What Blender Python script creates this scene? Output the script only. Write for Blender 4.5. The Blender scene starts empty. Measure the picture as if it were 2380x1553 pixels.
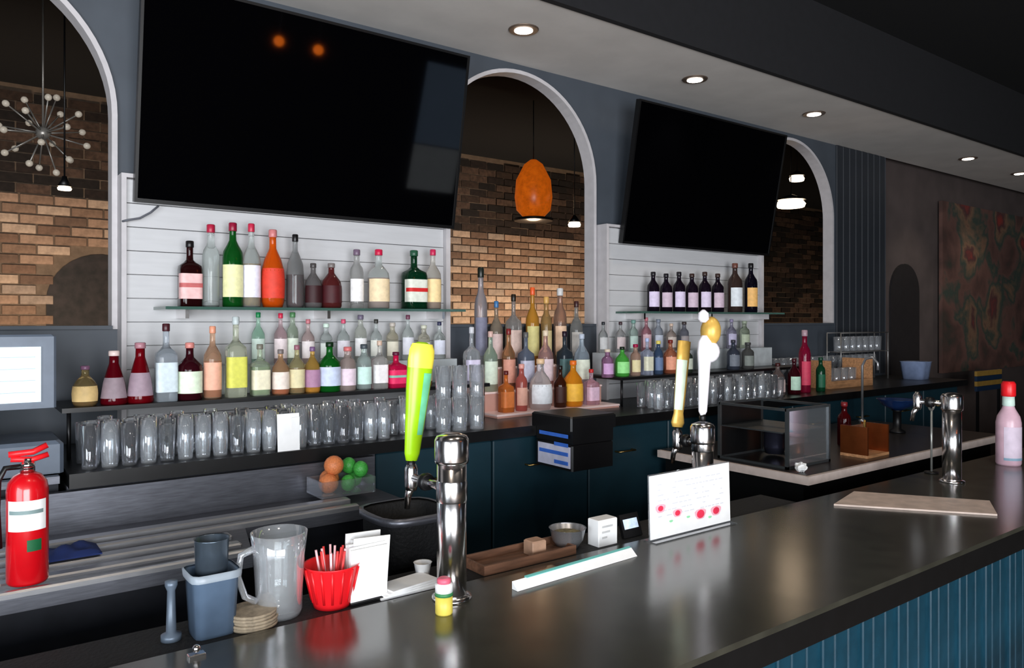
import bpy, math, random
from math import sin, cos, pi, radians
from mathutils import Vector, Matrix
from mathutils.geometry import tessellate_polygon

random.seed(7)
S = bpy.context.scene
COL = S.collection

# ------------------------------------------------------------------ camera
E = 1.6                                   # eye height
FPX, CX, HY = 1765.0, 1190.0, 745.0       # focal length in pixels, centre column, horizon row (2380 x 1553)
YAW = radians(53.2)
FX, FY = cos(YAW), sin(YAW)
cam_data = bpy.data.cameras.new('camera')
cam_data.sensor_width = 36.0
cam_data.lens = 36.0 * FPX / 2380.0
cam_data.shift_y = -(776.5 - HY) / 2380.0
cam_data.clip_start = 0.02
cam = bpy.data.objects.new('camera', cam_data)
cam.location = (0, 0, E)
cam.rotation_euler = (pi / 2, 0, YAW - pi / 2)
COL.objects.link(cam)
S.camera = cam

# ------------------------------------------------------------------ world, exposure, daylight
S.view_settings.view_transform = 'Standard'
S.view_settings.look = 'None'
S.view_settings.gamma = 1.0
S.view_settings.use_curve_mapping = False
S.view_settings.exposure = 0.0
W = bpy.data.worlds.new('world'); S.world = W
W.use_nodes = True
wb = W.node_tree.nodes['Background']
wb.inputs[0].default_value = (0.62, 0.72, 0.85, 1); wb.inputs[1].default_value = 0.6

def area(name, loc, rot, sx, sy, power, color):
    d = bpy.data.lights.new(name, 'AREA'); d.shape = 'RECTANGLE'; d.size = sx; d.size_y = sy
    d.energy = power; d.color = color
    o = bpy.data.objects.new(name, d); o.location = loc; o.rotation_euler = rot
    COL.objects.link(o); return o
# daylight coming in through the street windows (left wall and front wall)
area('window_daylight_left', (-2.93, -1.2, 1.45), (0, -pi / 2, 0), 2.1, 3.2, 230, (0.86, 0.93, 1.0))
area('window_daylight_front', (-0.9, -3.93, 1.45), (pi / 2, 0, 0), 3.4, 2.4, 460, (0.95, 0.97, 1.0))

def point(name, loc, power, color, r=0.05):
    d = bpy.data.lights.new(name, 'POINT'); d.energy = power; d.color = color; d.shadow_soft_size = r
    o = bpy.data.objects.new(name, d); o.location = loc; COL.objects.link(o); return o
WARM = (1.0, 0.72, 0.45)
# unseen fill lights added to brighten the brick dining room behind the arches
for wx, pw in ((0.5, 30), (4.9, 44), (10.2, 7)):
    a = area('dining_room_fill_light', (wx, 5.1, 1.35), (radians(112), 0, 0), 1.6, 0.12, pw, (1.0, 0.80, 0.6))

# ------------------------------------------------------------------ helpers
def s2l(c):
    c /= 255.0
    return c / 12.92 if c <= 0.04045 else ((c + 0.055) / 1.055) ** 2.4
def rgb(r, g, b): return (s2l(r), s2l(g), s2l(b), 1)

MATS = {}
def mat(name, col, rough=0.5, metal=0.0, trans=0.0, ior=1.45, emit=0.0, vary=0.06, scale=25, bump=0.0, spec=0.5, alpha=1.0, coat=0.0, stretch=None):
    if name in MATS: return MATS[name]
    m = bpy.data.materials.new(name); m.use_nodes = True
    nt = m.node_tree; b = nt.nodes['Principled BSDF']
    c = rgb(*col)
    b.inputs['Roughness'].default_value = rough; b.inputs['Metallic'].default_value = metal
    b.inputs['Transmission Weight'].default_value = trans; b.inputs['IOR'].default_value = ior
    b.inputs['Specular IOR Level'].default_value = spec; b.inputs['Alpha'].default_value = alpha
    b.inputs['Coat Weight'].default_value = coat
    b.inputs['Base Color'].default_value = c
    if emit > 0:
        b.inputs['Emission Color'].default_value = c; b.inputs['Emission Strength'].default_value = emit
    if vary > 0 or bump > 0:
        tc = nt.nodes.new('ShaderNodeTexCoord'); mp = nt.nodes.new('ShaderNodeMapping'); nz = nt.nodes.new('ShaderNodeTexNoise')
        nz.inputs['Scale'].default_value = scale; nz.inputs['Detail'].default_value = 4
        if stretch: mp.inputs['Scale'].default_value = stretch
        nt.links.new(tc.outputs['Object'], mp.inputs['Vector']); nt.links.new(mp.outputs['Vector'], nz.inputs['Vector'])
        if vary > 0:
            r = nt.nodes.new('ShaderNodeValToRGB')
            r.color_ramp.elements[0].position = 0.3; r.color_ramp.elements[1].position = 0.7
            r.color_ramp.elements[0].color = tuple(max(0, x * (1 - vary * 2)) for x in c[:3]) + (1,)
            r.color_ramp.elements[1].color = tuple(min(1, x * (1 + vary * 2)) for x in c[:3]) + (1,)
            nt.links.new(nz.outputs['Fac'], r.inputs[0]); nt.links.new(r.outputs[0], b.inputs['Base Color'])
        if bump > 0:
            bp = nt.nodes.new('ShaderNodeBump'); bp.inputs['Strength'].default_value = bump; bp.inputs['Distance'].default_value = 0.01
            nt.links.new(nz.outputs['Fac'], bp.inputs['Height']); nt.links.new(bp.outputs['Normal'], b.inputs['Normal'])
    MATS[name] = m; return m

def thin_glass(name, tint=(0.94, 0.96, 0.97), blend=0.35, milk=0.06, rough=0.05, base=0.05):
    m = bpy.data.materials.new(name); m.use_nodes = True; nt = m.node_tree
    for n in list(nt.nodes): nt.nodes.remove(n)
    out = nt.nodes.new('ShaderNodeOutputMaterial'); tr = nt.nodes.new('ShaderNodeBsdfTransparent'); gl = nt.nodes.new('ShaderNodeBsdfGlossy')
    df = nt.nodes.new('ShaderNodeBsdfDiffuse'); lw = nt.nodes.new('ShaderNodeLayerWeight'); m1 = nt.nodes.new('ShaderNodeMixShader'); m2 = nt.nodes.new('ShaderNodeMixShader')
    mr = nt.nodes.new('ShaderNodeMapRange')
    tr.inputs[0].default_value = tint + (1,); gl.inputs['Roughness'].default_value = rough; gl.inputs['Color'].default_value = (.95, .96, 1, 1)
    df.inputs[0].default_value = (.85, .87, .9, 1); lw.inputs['Blend'].default_value = blend
    mr.inputs['To Min'].default_value = base; mr.inputs['To Max'].default_value = .85
    nt.links.new(lw.outputs['Facing'], mr.inputs['Value']); nt.links.new(mr.outputs[0], m1.inputs[0])
    nt.links.new(tr.outputs[0], m1.inputs[1]); nt.links.new(gl.outputs[0], m1.inputs[2])
    m2.inputs[0].default_value = milk
    nt.links.new(m1.outputs[0], m2.inputs[1]); nt.links.new(df.outputs[0], m2.inputs[2]); nt.links.new(m2.outputs[0], out.inputs[0])
    MATS[name] = m; return m

class MB:
    def __init__(s): s.v = []; s.f = []; s.smooth = []
    def add(s, vs, fs, smooth=False):
        n = len(s.v); s.v += [tuple(v) for v in vs]
        for f in fs: s.f.append([i + n for i in f]); s.smooth.append(smooth)
        return s
    def box(s, x0, x1, y0, y1, z0, z1, M=None):
        vs = [Vector(p) for p in ((x0,y0,z0),(x1,y0,z0),(x1,y1,z0),(x0,y1,z0),(x0,y0,z1),(x1,y0,z1),(x1,y1,z1),(x0,y1,z1))]
        if M: vs = [M @ v for v in vs]
        return s.add(vs, [(0,3,2,1),(4,5,6,7),(0,1,5,4),(1,2,6,5),(2,3,7,6),(3,0,4,7)])
    def bbox(s, x0, x1, y0, y1, z0, z1, b=0.004):
        """box with chamfered vertical edges and top rim"""
        p = [(x0+b,y0),(x1-b,y0),(x1,y0+b),(x1,y1-b),(x1-b,y1),(x0+b,y1),(x0,y1-b),(x0,y0+b)]
        cx, cy = (x0+x1)/2, (y0+y1)/2
        def ring(z, k): return [(x + (k if x < cx else -k), y + (k if y < cy else -k), z) for x, y in p]
        vs = ring(z0, 0) + ring(z1 - b, 0) + ring(z1, b)
        fs = [tuple(reversed(range(8)))]
        for r in (0, 8):
            for i in range(8): fs.append((r+i, r+(i+1)%8, r+8+(i+1)%8, r+8+i))
        fs.append(tuple(range(16, 24)))
        return s.add(vs, fs)
    def prism(s, poly, z0, z1):
        n = len(poly)
        vs = [(x,y,z0) for x,y in poly] + [(x,y,z1) for x,y in poly]
        fs = [tuple(reversed(range(n))), tuple(range(n, 2*n))] + [(i,(i+1)%n,n+(i+1)%n,n+i) for i in range(n)]
        return s.add(vs, fs)
    def lathe(s, prof, n=20, c=(0,0,0), p=None, M=None, arc=None, smooth=True):
        """prof: (r, z) or (r, z, squareness); arc=(a0,a1) for an open sweep"""
        vs = []; a0, a1 = arc or (0, 2*pi); cnt = n if not arc else n + 1
        for q in prof:
            r, z = q[0], q[1]; e = q[2] if len(q) > 2 else (p or 2)
            for i in range(cnt):
                a = a0 + (a1 - a0) * i / n
                k = 1.0 if e == 2 else (abs(cos(a))**e + abs(sin(a))**e) ** (-1.0/e)
                v = Vector((c[0] + r*k*cos(a), c[1] + r*k*sin(a), c[2] + z))
                vs.append(M @ v if M else v)
        fs = []
        for j in range(len(prof)-1):
            for i in range(n if not arc else n):
                i2 = (i+1) % cnt
                fs.append((j*cnt+i, j*cnt+i2, (j+1)*cnt+i2, (j+1)*cnt+i))
        s.add(vs, fs, smooth)
        if not arc:
            b = len(s.v) - len(vs)
            if prof[0][0] > 1e-5: s.f.append([b + i for i in reversed(range(cnt))]); s.smooth.append(False)
            if prof[-1][0] > 1e-5: s.f.append([b + (len(prof)-1)*cnt + i for i in range(cnt)]); s.smooth.append(False)
        return s
    def tube(s, pts, r, n=10):
        pts = [Vector(p) for p in pts]; vs = []
        rr = r if isinstance(r, (list, tuple)) else [r]*len(pts)
        ref = None
        for i, p in enumerate(pts):
            d = (pts[min(i+1, len(pts)-1)] - pts[max(i-1, 0)]).normalized()
            u = d.cross(Vector((0,0,1)) if abs(d.z) < 0.9 else Vector((0,1,0)))
            if ref is not None:
                u = ref - d * ref.dot(d)
            u.normalize(); ref = u; w = d.cross(u)
            for k in range(n):
                a = 2*pi*k/n; vs.append(p + (u*cos(a) + w*sin(a)) * rr[i])
        m = len(pts)
        fs = [(j*n+i, j*n+(i+1)%n, (j+1)*n+(i+1)%n, (j+1)*n+i) for j in range(m-1) for i in range(n)]
        s.add(vs, fs, True)
        b = len(s.v) - len(vs)
        s.f.append([b+i for i in reversed(range(n))]); s.smooth.append(False)
        s.f.append([b+(m-1)*n+i for i in range(n)]); s.smooth.append(False)
        return s
    def ball(s, c, r, n=14, m=8, sz=1.0):
        prof = [(max(1e-6, r*sin(pi*j/m)), -r*sz*cos(pi*j/m)) for j in range(m+1)]
        return s.lathe(prof, n, c)
    def mesh(s, name):
        me = bpy.data.meshes.new(name); me.from_pydata(s.v, [], s.f); me.update()
        me.polygons.foreach_set('use_smooth', s.smooth); return me
    def build(s, name, m, parent=None, label=None):
        o = bpy.data.objects.new(name, s.mesh(name)); COL.objects.link(o)
        if m: o.data.materials.append(m)
        if parent: o.parent = parent
        if label: o['label'] = label
        return o

def tag(o, label=None, cat=None, group=None, kind=None):
    if label: o['label'] = label
    if cat: o['category'] = cat
    if group: o['group'] = group
    if kind: o['kind'] = kind
    return o
def thing(name, label, cat, loc=(0,0,0), rz=0, group=None):
    o = bpy.data.objects.new(name, None); o.empty_display_size = 0.05; COL.objects.link(o)
    o.location = loc; o.rotation_euler = (0,0,rz)
    return tag(o, label, cat, group)
def struct(name, mb, m, label=None):
    o = mb.build(name, m); o['kind'] = 'structure'
    if label: o['label'] = label
    return o
def dup(root, loc, rz=0, label=None, group=None):
    r = root.copy(); COL.objects.link(r); r.location = loc; r.rotation_euler = (0,0,rz)
    if label: r['label'] = label
    if group: r['group'] = group
    for ch in list(root.children):
        c = ch.copy(); COL.objects.link(c); c.parent = r
        for g in list(ch.children):
            d = g.copy(); COL.objects.link(d); d.parent = c
    return r
def piece(name, me, m, parent, loc=(0,0,0), rot=None):
    o = bpy.data.objects.new(name, me); COL.objects.link(o); o.parent = parent; o.location = loc
    if rot: o.rotation_euler = rot
    if m and not me.materials: me.materials.append(m)
    return o
ORD = ['first','second','third','fourth','fifth','sixth','seventh','eighth','ninth','tenth','eleventh','twelfth','thirteenth','fourteenth','fifteenth','sixteenth','seventeenth','eighteenth','nineteenth','twentieth','twenty-first','twenty-second','twenty-third','twenty-fourth']

# real-world position measured off the photograph's camera: column px on the vertical plane at depth Y
def XZ(px, Y):
    t = (px - CX) / FPX
    Z = Y / (FY - FX*t)
    return Z*(FX + FY*t), Z
def XA(px, Y): return XZ(px, Y)[0]
def ZA(px, Y, py): return E + (HY - py) * XZ(px, Y)[1] / FPX

# ------------------------------------------------------------------ materials
slate   = mat('slate_paint', (66, 72, 80), 0.55, vary=0.05, scale=6)
slate_r = mat('slate_ribbed_paint', (38, 42, 48), 0.6, vary=0.05, scale=6)
reveal  = mat('arch_white_paint', (188, 184, 186), 0.5, vary=0.03)
panelw  = mat('white_shiplap_paint', (192, 192, 194), 0.45, vary=0.02, scale=8, stretch=(1, 8, 8))
tanwall = mat('taupe_plaster', (78, 68, 66), 0.8, vary=0.08, scale=5)
darkwall= mat('charcoal_plaster', (34, 33, 35), 0.85, vary=0.08, scale=4)
ceilm   = mat('black_ceiling_paint', (12, 12, 14), 0.9, vary=0.05)
facem   = mat('soffit_face_paint', (24, 24, 27), 0.85, vary=0.05)
soffm   = mat('soffit_plaster', (222, 217, 212), 0.9, vary=0.03, scale=5)
floorm  = mat('oak_floor', (128, 108, 90), 0.5, vary=0.15, scale=3)
stone   = mat('bar_top_stone', (52, 52, 45), 0.2, vary=0.12, scale=14, bump=0.02, spec=0.6, ior=1.75)
stone_e = mat('bar_edge_stone', (9, 9, 10), 0.45, vary=0.1)
black   = mat('black_laminate', (14, 14, 15), 0.35, vary=0.1)
blackp  = mat('black_plastic', (12, 12, 14), 0.4, vary=0.05)
rubber  = mat('black_rubber', (16, 17, 19), 0.7, vary=0.1, bump=0.3, scale=120)
screen  = mat('television_glass', (2, 2, 3), 0.04, vary=0, spec=0.35)
bezel   = mat('television_bezel', (10, 10, 11), 0.35, vary=0.05)
teal    = mat('teal_cabinet_paint', (19, 46, 56), 0.45, vary=0.07, scale=8)
tealt   = mat('teal_glazed_tile', (17, 55, 71), 0.25, vary=0.15, scale=12)
steel   = mat('brushed_steel', (185, 186, 190), 0.3, metal=0.8, vary=0.06, scale=40, stretch=(1, 20, 20))
steeld  = mat('worn_dark_steel', (104, 106, 114), 0.38, metal=0.75, vary=0.1, scale=20, stretch=(1, 12, 12))
steelf  = mat('cabinet_grey_and_front_shade', (30, 32, 38), 0.5, metal=0.6, vary=0.08)  # cabinet grey; on the drainboard front the shade is put into this colour
chrome  = mat('polished_chrome', (225, 222, 222), 0.2, metal=1.0, vary=0.02)
brass   = mat('brushed_brass', (168, 140, 84), 0.3, metal=1.0, vary=0.05)
glass   = thin_glass('clear_glass', blend=.3, milk=.04)
tumbler = thin_glass('tumbler_glass', blend=.4, milk=.10, base=.08)
shelfg  = mat('green_edged_shelf_glass', (92, 130, 118), 0.08, trans=0.55, vary=0.03)
paper   = mat('white_paper', (240, 240, 240), 0.7, vary=0.02)
wood    = mat('pale_crate_wood', (176, 128, 88), 0.6, vary=0.15, scale=12, stretch=(1, 8, 8))
woodd   = mat('brown_wood', (104, 72, 54), 0.55, vary=0.18, scale=12, stretch=(1, 8, 8))
redp    = mat('red_plastic', (226, 28, 36), 0.35, vary=0.04)
extred  = mat('extinguisher_red', (196, 10, 22), 0.28, vary=0.03, coat=0.5)
lampw   = mat('lamp_warm_diffuser', (255, 226, 190), 0.5, emit=9.0, vary=0)
lampd   = mat('downlight_diffuser', (255, 240, 225), 0.5, emit=14.0, vary=0)
amberg  = mat('amber_lamp_glass', (206, 92, 14), 0.3, emit=0.5, vary=0.45, scale=22)
acryl   = mat('backlit_acrylic', (186, 142, 130), 0.4, emit=0.12, vary=0.02)

# ------------------------------------------------------------------ room shell
XL, XR, YB, YF, ZC = -3.0, 11.4, 2.95, -4.0, 3.3
Tk = 0.06
struct('floor', MB().box(XL, XR, YF, 6.6, -0.05, 0), floorm)
struct('ceiling', MB().box(XL, XR, YF, 6.6, ZC, ZC+0.05), ceilm)
SZ = E + 1.25
struct('trim_1', MB().box(XL, XR, 2.30, YB, SZ, SZ+0.02), soffm, 'pale grey dropped soffit over the back bar')
struct('trim_2', MB().box(XL, XR, 2.27, 2.30, SZ-0.004, ZC), facem, 'dark front face of the dropped soffit')

ARCH = [(-0.02, 0.5), (2.25, 0.5), (4.54, 0.5)]
SILL, SPR = E - 0.03, E + 0.715
XS = 5.79
def arch_pts(cx, r, n=28):
    return [(cx - r, SILL)] + [(cx - r*cos(pi*i/n), SPR + r*sin(pi*i/n)) for i in range(n+1)] + [(cx + r, SILL)]
mb = MB()
outer = [(XL, 0), (XS, 0), (XS, ZC), (XL, ZC)]
loops = [outer] + [arch_pts(c, r) for c, r in ARCH]
flat = [p for l in loops for p in l]
tris = tessellate_polygon([[Vector((x, z, 0)) for x, z in l] for l in loops])
def fix(t, up):
    a, b, c = [Vector((flat[i][0], 0, flat[i][1])) for i in t]
    n = (b-a).cross(c-a)
    return t if (n.y < 0) == up else tuple(reversed(t))
mb.add([(x, YB, z) for x, z in flat], [fix(t, True) for t in tris])
mb.add([(x, YB+Tk, z) for x, z in flat], [fix(t, False) for t in tris])
for l in loops:
    n = len(l); b = [(x, YB, z) for x, z in l] + [(x, YB+Tk, z) for x, z in l]
    mb.add(b, [(i, (i+1) % n, n+(i+1) % n, n+i) for i in range(n)])
wall_back = struct('wall_back', mb, slate)
# white plaster liners of the three arches
for i, (c, r) in enumerate(ARCH):
    m2 = MB(); path = arch_pts(c, r, 36)
    th = 0.014
    inner = [(c - (r-th), SILL)] + [(c - (r-th)*cos(pi*k/36), SPR + (r-th)*sin(pi*k/36)) for k in range(37)] + [(c + r-th, SILL)]
    outr = [(c - (r+.004), SILL)] + [(c - (r+.004)*cos(pi*k/36), SPR + (r+.004)*sin(pi*k/36)) for k in range(37)] + [(c + r+.004, SILL)]
    n = len(path)
    vs = [(x, YB-0.012, z) for x, z in outr] + [(x, YB-0.012, z) for x, z in inner] + [(x, YB+Tk+.002, z) for x, z in inner]
    fs = []
    for k in range(n-1):
        fs += [(k, k+1, n+k+1, n+k), (n+k, n+k+1, 2*n+k+1, 2*n+k)]
    m2.add(vs, fs, False)
    m2.add([(x, YB-0.012, z) for x, z in outr] + [(x, YB, z) for x, z in outr], [(k, n+k, n+k+1, k+1) for k in range(n-1)])
    struct('trim_%d' % (i+3), m2, reveal, 'white plaster edge lining the ' + ['left', 'middle', 'right'][i] + ' wall arch')
    struct('trim_%d' % (i+6), MB().box(c-r+.014, c+r-.014, YB-0.03, YB+Tk+.02, SILL, SILL+0.012), slate, 'grey sill of the ' + ['left', 'middle', 'right'][i] + ' wall arch')
# ribbed slate boards beyond the third arch
bw = 0.085; x = 5.08; me = MB().bbox(-bw/2+.003, bw/2-.003, -0.012, 0.001, 0, SZ-1.2, 0.004).mesh('wall_board')
while x < XS - .05:
    piece('board', me, slate_r, wall_back, (x + bw/2, YB, 1.2)); x += bw
# wall beyond, taupe, set back
wr = struct('wall_back_far', MB().box(XS, XR, YB+.08, YB+.18, 0, ZC), tanwall, 'dim taupe wall beyond the back bar')
struct('wall_left', MB().box(XL-.1, XL, YF, 6.6, 0, ZC), darkwall)
struct('wall_right', MB().box(XR, XR+.1, YF, 6.6, 0, ZC), darkwall)
struct('wall_front', MB().box(XL, XR, YF-.1, YF, 0, ZC), darkwall)
# window frames round the daylight
def window(name, x0, x1, y0, y1, z0, z1, ax):
    m2 = MB()
    if ax == 'x':
        for a, b in ((y0-.06, y0), (y1, y1+.06), ((y0+y1)/2-.02, (y0+y1)/2+.02)): m2.box(XL, XL+.08, a, b, z0-.06, z1+.06)
        for a, b in ((z0-.06, z0), (z1, z1+.06)): m2.box(XL, XL+.08, y0, y1, a, b)
    else:
        for a, b in ((x0-.06, x0), (x1, x1+.06), ((x0+x1)/2-.02, (x0+x1)/2+.02)): m2.box(a, b, YF, YF+.08, z0-.06, z1+.06)
        for a, b in ((z0-.06, z0), (z1, z1+.06)): m2.box(x0, x1, YF, YF+.08, a, b)
    struct(name, m2, black)
window('window_1', 0, 0, -2.8, 0.4, 0.4, 2.5, 'x')
window('window_2', -2.6, 0.8, 0, 0, 0.25, 2.65, 'y')
# dim glazed door at the rear of the room, mirrored in the left television
struct('door_1', MB().box(5.3, 6.1, YF+.001, YF+.03, 1.75, 2.85), mat('dim_door_glass', (110, 128, 150), 0.3, emit=2.6, vary=0.3, scale=3))
struct('window_3', MB().box(5.3, 6.05, YF+.001, YF+.03, 1.1, 1.73), mat('lower_pane_glass', (190, 196, 200), 0.3, emit=1.5, vary=0.3, scale=4))

# brick dining room seen through the arches
brickcols = [(146, 118, 98), (122, 96, 78), (166, 142, 122), (108, 82, 66), (142, 124, 110), (98, 76, 62)]
bm = [mat('brick_%d' % i, c, 0.85, vary=0.12, scale=30, bump=0.4) for i, c in enumerate(brickcols)]
bd = [mat('dark_brick_%d' % i, c, 0.9, vary=0.2, scale=30, bump=0.4) for i, c in enumerate([(34, 24, 20), (52, 38, 30), (24, 18, 16), (74, 56, 46)])]  # darker bricks for the upper courses and the right end
mortar = mat('mortar', (104, 88, 74), 0.95, vary=0.1)
YW = 6.5
wall_far = struct('wall_far', MB().box(XL, XR, YW, YW+.1, 0, ZC), mortar, 'brick wall of the dining room behind the arches')
BL, BH, G = 0.205, 0.062, 0.011
bme = [MB().bbox(-BL/2, BL/2, -0.018, 0.0, 0, BH, 0.003).mesh('brick') for _ in range(len(bm)+len(bd))]
for me_, m_ in zip(bme, bm+bd): me_.materials.append(m_)
NZ = 15
z0 = 1.50
def in_niche(x, z): return (0.56 < x < 1.36 and z < 1.78) or ((x-.96)**2 + (z-1.74)**2 < 0.165)
for r in range(NZ - 1):
    z = z0 + r*(BH+G); off = (r % 2)*(BL+G)/2
    for (xa, xb) in ((0.25, 1.45), (4.1, 6.3)):
        k = math.ceil((xa-off)/(BL+G)); x = k*(BL+G)+off
        while x < xb:
            if not in_niche(x, z):
                piece('brick', bme[random.choice([0,0,1,1,2,2,3,4,5])], None, wall_far, (x, YW, z), (0, 0, random.uniform(-.01, .01)))
            x += BL+G
# remaining courses: joined
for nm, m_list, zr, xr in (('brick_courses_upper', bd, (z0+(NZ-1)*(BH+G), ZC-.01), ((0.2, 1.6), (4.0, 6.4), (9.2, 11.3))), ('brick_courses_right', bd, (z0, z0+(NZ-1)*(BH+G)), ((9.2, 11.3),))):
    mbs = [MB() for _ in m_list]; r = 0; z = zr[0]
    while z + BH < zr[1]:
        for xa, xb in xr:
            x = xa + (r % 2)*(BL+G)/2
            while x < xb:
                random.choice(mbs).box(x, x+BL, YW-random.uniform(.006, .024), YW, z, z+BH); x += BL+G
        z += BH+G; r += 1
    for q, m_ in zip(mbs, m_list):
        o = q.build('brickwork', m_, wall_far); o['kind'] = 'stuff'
# arched doorway in the brick wall
dm = MB(); pts = [(0.60, 0)] + [(0.96 - .36*cos(pi*k/16), 1.74 + .36*sin(pi*k/16)) for k in range(17)] + [(1.32, 0)]
n = len(pts)
dm.add([(x, YW-.012, z) for x, z in pts] + [(x, YW, z) for x, z in pts], [tuple(range(n))] + [(i, n+i, n+(i+1) % n, (i+1) % n) for i in range(n)])
struct('door_2', dm, mat('dark_doorway_wood', (30, 24, 24), 0.7, vary=0.4, scale=14), 'dark arched doorway in the brick wall')
# far arched niche on taupe wall
dm = MB(); cxn = (XA(2090, YB)+XA(2155, YB))/2; rn = (XA(2155, YB)-XA(2090, YB))/2
zt = ZA(2120, YB, 612)
pts = [(cxn-rn, 1.0)] + [(cxn - rn*cos(pi*k/16), zt-rn + rn*sin(pi*k/16)) for k in range(17)] + [(cxn+rn, 1.0)]
n = len(pts)
dm.add([(x, YB+.062, z) for x, z in pts] + [(x, YB+.08, z) for x, z in pts], [tuple(range(n))] + [(i, n+i, n+(i+1) % n, (i+1) % n) for i in range(n)])
struct('door_3', dm, mat('far_doorway_dark', (26, 21, 22), 0.8, vary=0.1), 'dark narrow arched doorway in the taupe wall')

# mural at the far right
def mural_mat():
    m = bpy.data.materials.new('mural_paint'); m.use_nodes = True; nt = m.node_tree; b = nt.nodes['Principled BSDF']
    tc = nt.nodes.new('ShaderNodeTexCoord'); nz = nt.nodes.new('ShaderNodeTexNoise'); nz.inputs['Scale'].default_value = 2.2
    nz.inputs['Detail'].default_value = 5; nz.inputs['Distortion'].default_value = 0.3
    r = nt.nodes.new('ShaderNodeValToRGB'); e = r.color_ramp.elements
    e[0].position = .3; e[0].color = rgb(34, 44, 36); e[1].position = .72; e[1].color = rgb(128, 42, 34)
    for p, c in ((.4, (74, 50, 44)), (.48, (96, 66, 58)), (.53, (44, 60, 52)), (.6, (112, 84, 64)), (.65, (70, 40, 40))):
        q = e.new(p); q.color = rgb(*c)
    nt.links.new(tc.outputs['Object'], nz.inputs['Vector']); nt.links.new(nz.outputs['Fac'], r.inputs[0]); nt.links.new(r.outputs[0], b.inputs['Base Color'])
    b.inputs['Roughness'].default_value = .8
    return m
x0, x1 = XA(2185, YB+.05), XA(2378, YB+.05)+.6
o = MB().box(x0, x1, YB+.03, YB+.06, E-0.45, E+1.02).build('mural', mural_mat())
tag(o, 'wide dim mural of red, green and brown shapes at the far right', 'mural')

# ------------------------------------------------------------------ white shiplap panels
def panel(x0, x1, label):
    t = thing('wall_panel', label, 'wall panel', (0, 0, 0))
    zb, ztp = E - 0.415, E + 0.505
    MB().box(x0+.01, x1-.01, 2.905, YB, zb, ztp-.01).build('backing', panelw, t)
    m2 = MB(); m2.box(x0, x0+.016, 2.872, YB, zb, ztp); m2.box(x1-.022, x1, 2.862, YB, zb, ztp); m2.box(x0+.016, x1-.022, 2.872, YB, ztp-.014, ztp)
    m2.build('edge_frame', reveal, t)
    ph = 0.082; me = MB().bbox(x0+.017, x1-.023, -0.022, 0.0, 0.0012, ph-.0012, 0.0015).mesh('plank'); me.materials.append(panelw)
    z = zb
    while z + ph < ztp - .013:
        piece('plank', me, None, t, (0, 2.905, z)); z += ph
    return t
P1 = (0.485, 1.80); P2 = (2.765, 4.11)
panel(P1[0], P1[1], 'white shiplap panel behind bottles under the large left television')
panel(P2[0], P2[1], 'white shiplap panel behind bottles under the right television')

# ------------------------------------------------------------------ televisions
def tv(x0, label):
    w, h = 1.29, 0.742; tilt = radians(10)
    t = thing('television', label, 'television', (x0 + w/2, 2.865, E + 0.408))
    t.rotation_euler = (tilt, 0, 0)
    MB().bbox(-w/2+.012, w/2-.012, -0.012, 0.03, 0.012, h-.012, 0.006).build('housing', bezel, t)
    m2 = MB()
    m2.box(-w/2, w/2, -0.018, 0.012, 0, .014); m2.box(-w/2, w/2, -0.018, 0.012, h-.010, h)
    m2.box(-w/2, -w/2+.010, -0.018, 0.012, .014, h-.010); m2.box(w/2-.010, w/2, -0.018, 0.012, .014, h-.010)
    m2.build('bezel', bezel, t)
    MB().box(-w/2+.010, w/2-.010, -0.015, -0.0125, .014, h-.010).build('screen', screen, t)
    MB().box(-.12, .12, 0.03, 0.075, .15, .45).build('wall_mount', bezel, t)
    return t
tv(0.52, 'large black television hung over the left white panel, switched off')
tv(2.855, 'black television hung over the right white panel, switched off')

# ------------------------------------------------------------------ ceiling downlights
def downlight(x, y, label, first=[None], z=SZ, pw=12):
    if first[0] is None:
        t = thing('downlight', label, 'ceiling light', (x, y, SZ), group='downlights in the soffit')
        MB().lathe([(0.062, -.006), (0.066, -.002), (0.066, 0.0)], 24).lathe([(0.040, -.004), (0.062, -.006)], 24, arc=(0, 2*pi)).build('trim_ring', mat('downlight_ring', (120, 104, 92), .4, metal=.6), t)
        MB().lathe([(0.040, -0.008), (0.040, -0.0055)], 20).build('diffuser', lampd, t)
        first[0] = t
    else: dup(first[0], (x, y, z), 0, label)
    d = bpy.data.lights.new('downlight_beam', 'SPOT'); d.energy = pw; d.color = (1, .86, .7); d.spot_size = radians(95); d.spot_blend = .6; d.shadow_soft_size = .04
    o = bpy.data.objects.new('downlight_beam', d); o.location = (x, y, z - .02); COL.objects.link(o)
for k, (px, py) in enumerate(((1217, 67), (1615, 177), (1892, 263), (2250, 377), (2370, 418))):
    downlight(XA(px, 2.58), 2.58, 'round recessed downlight, %s from the left in the pale soffit' % ORD[k])

for k, (x, y) in enumerate(((0.35, .75), (1.5, .75), (2.9, .75))):  # out-of-view downlights added to brighten the bar top and papers
    downlight(x, y, 'unseen downlight added over the bar in the high black ceiling, %s from the left' % ORD[k], z=ZC, pw=26)
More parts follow.
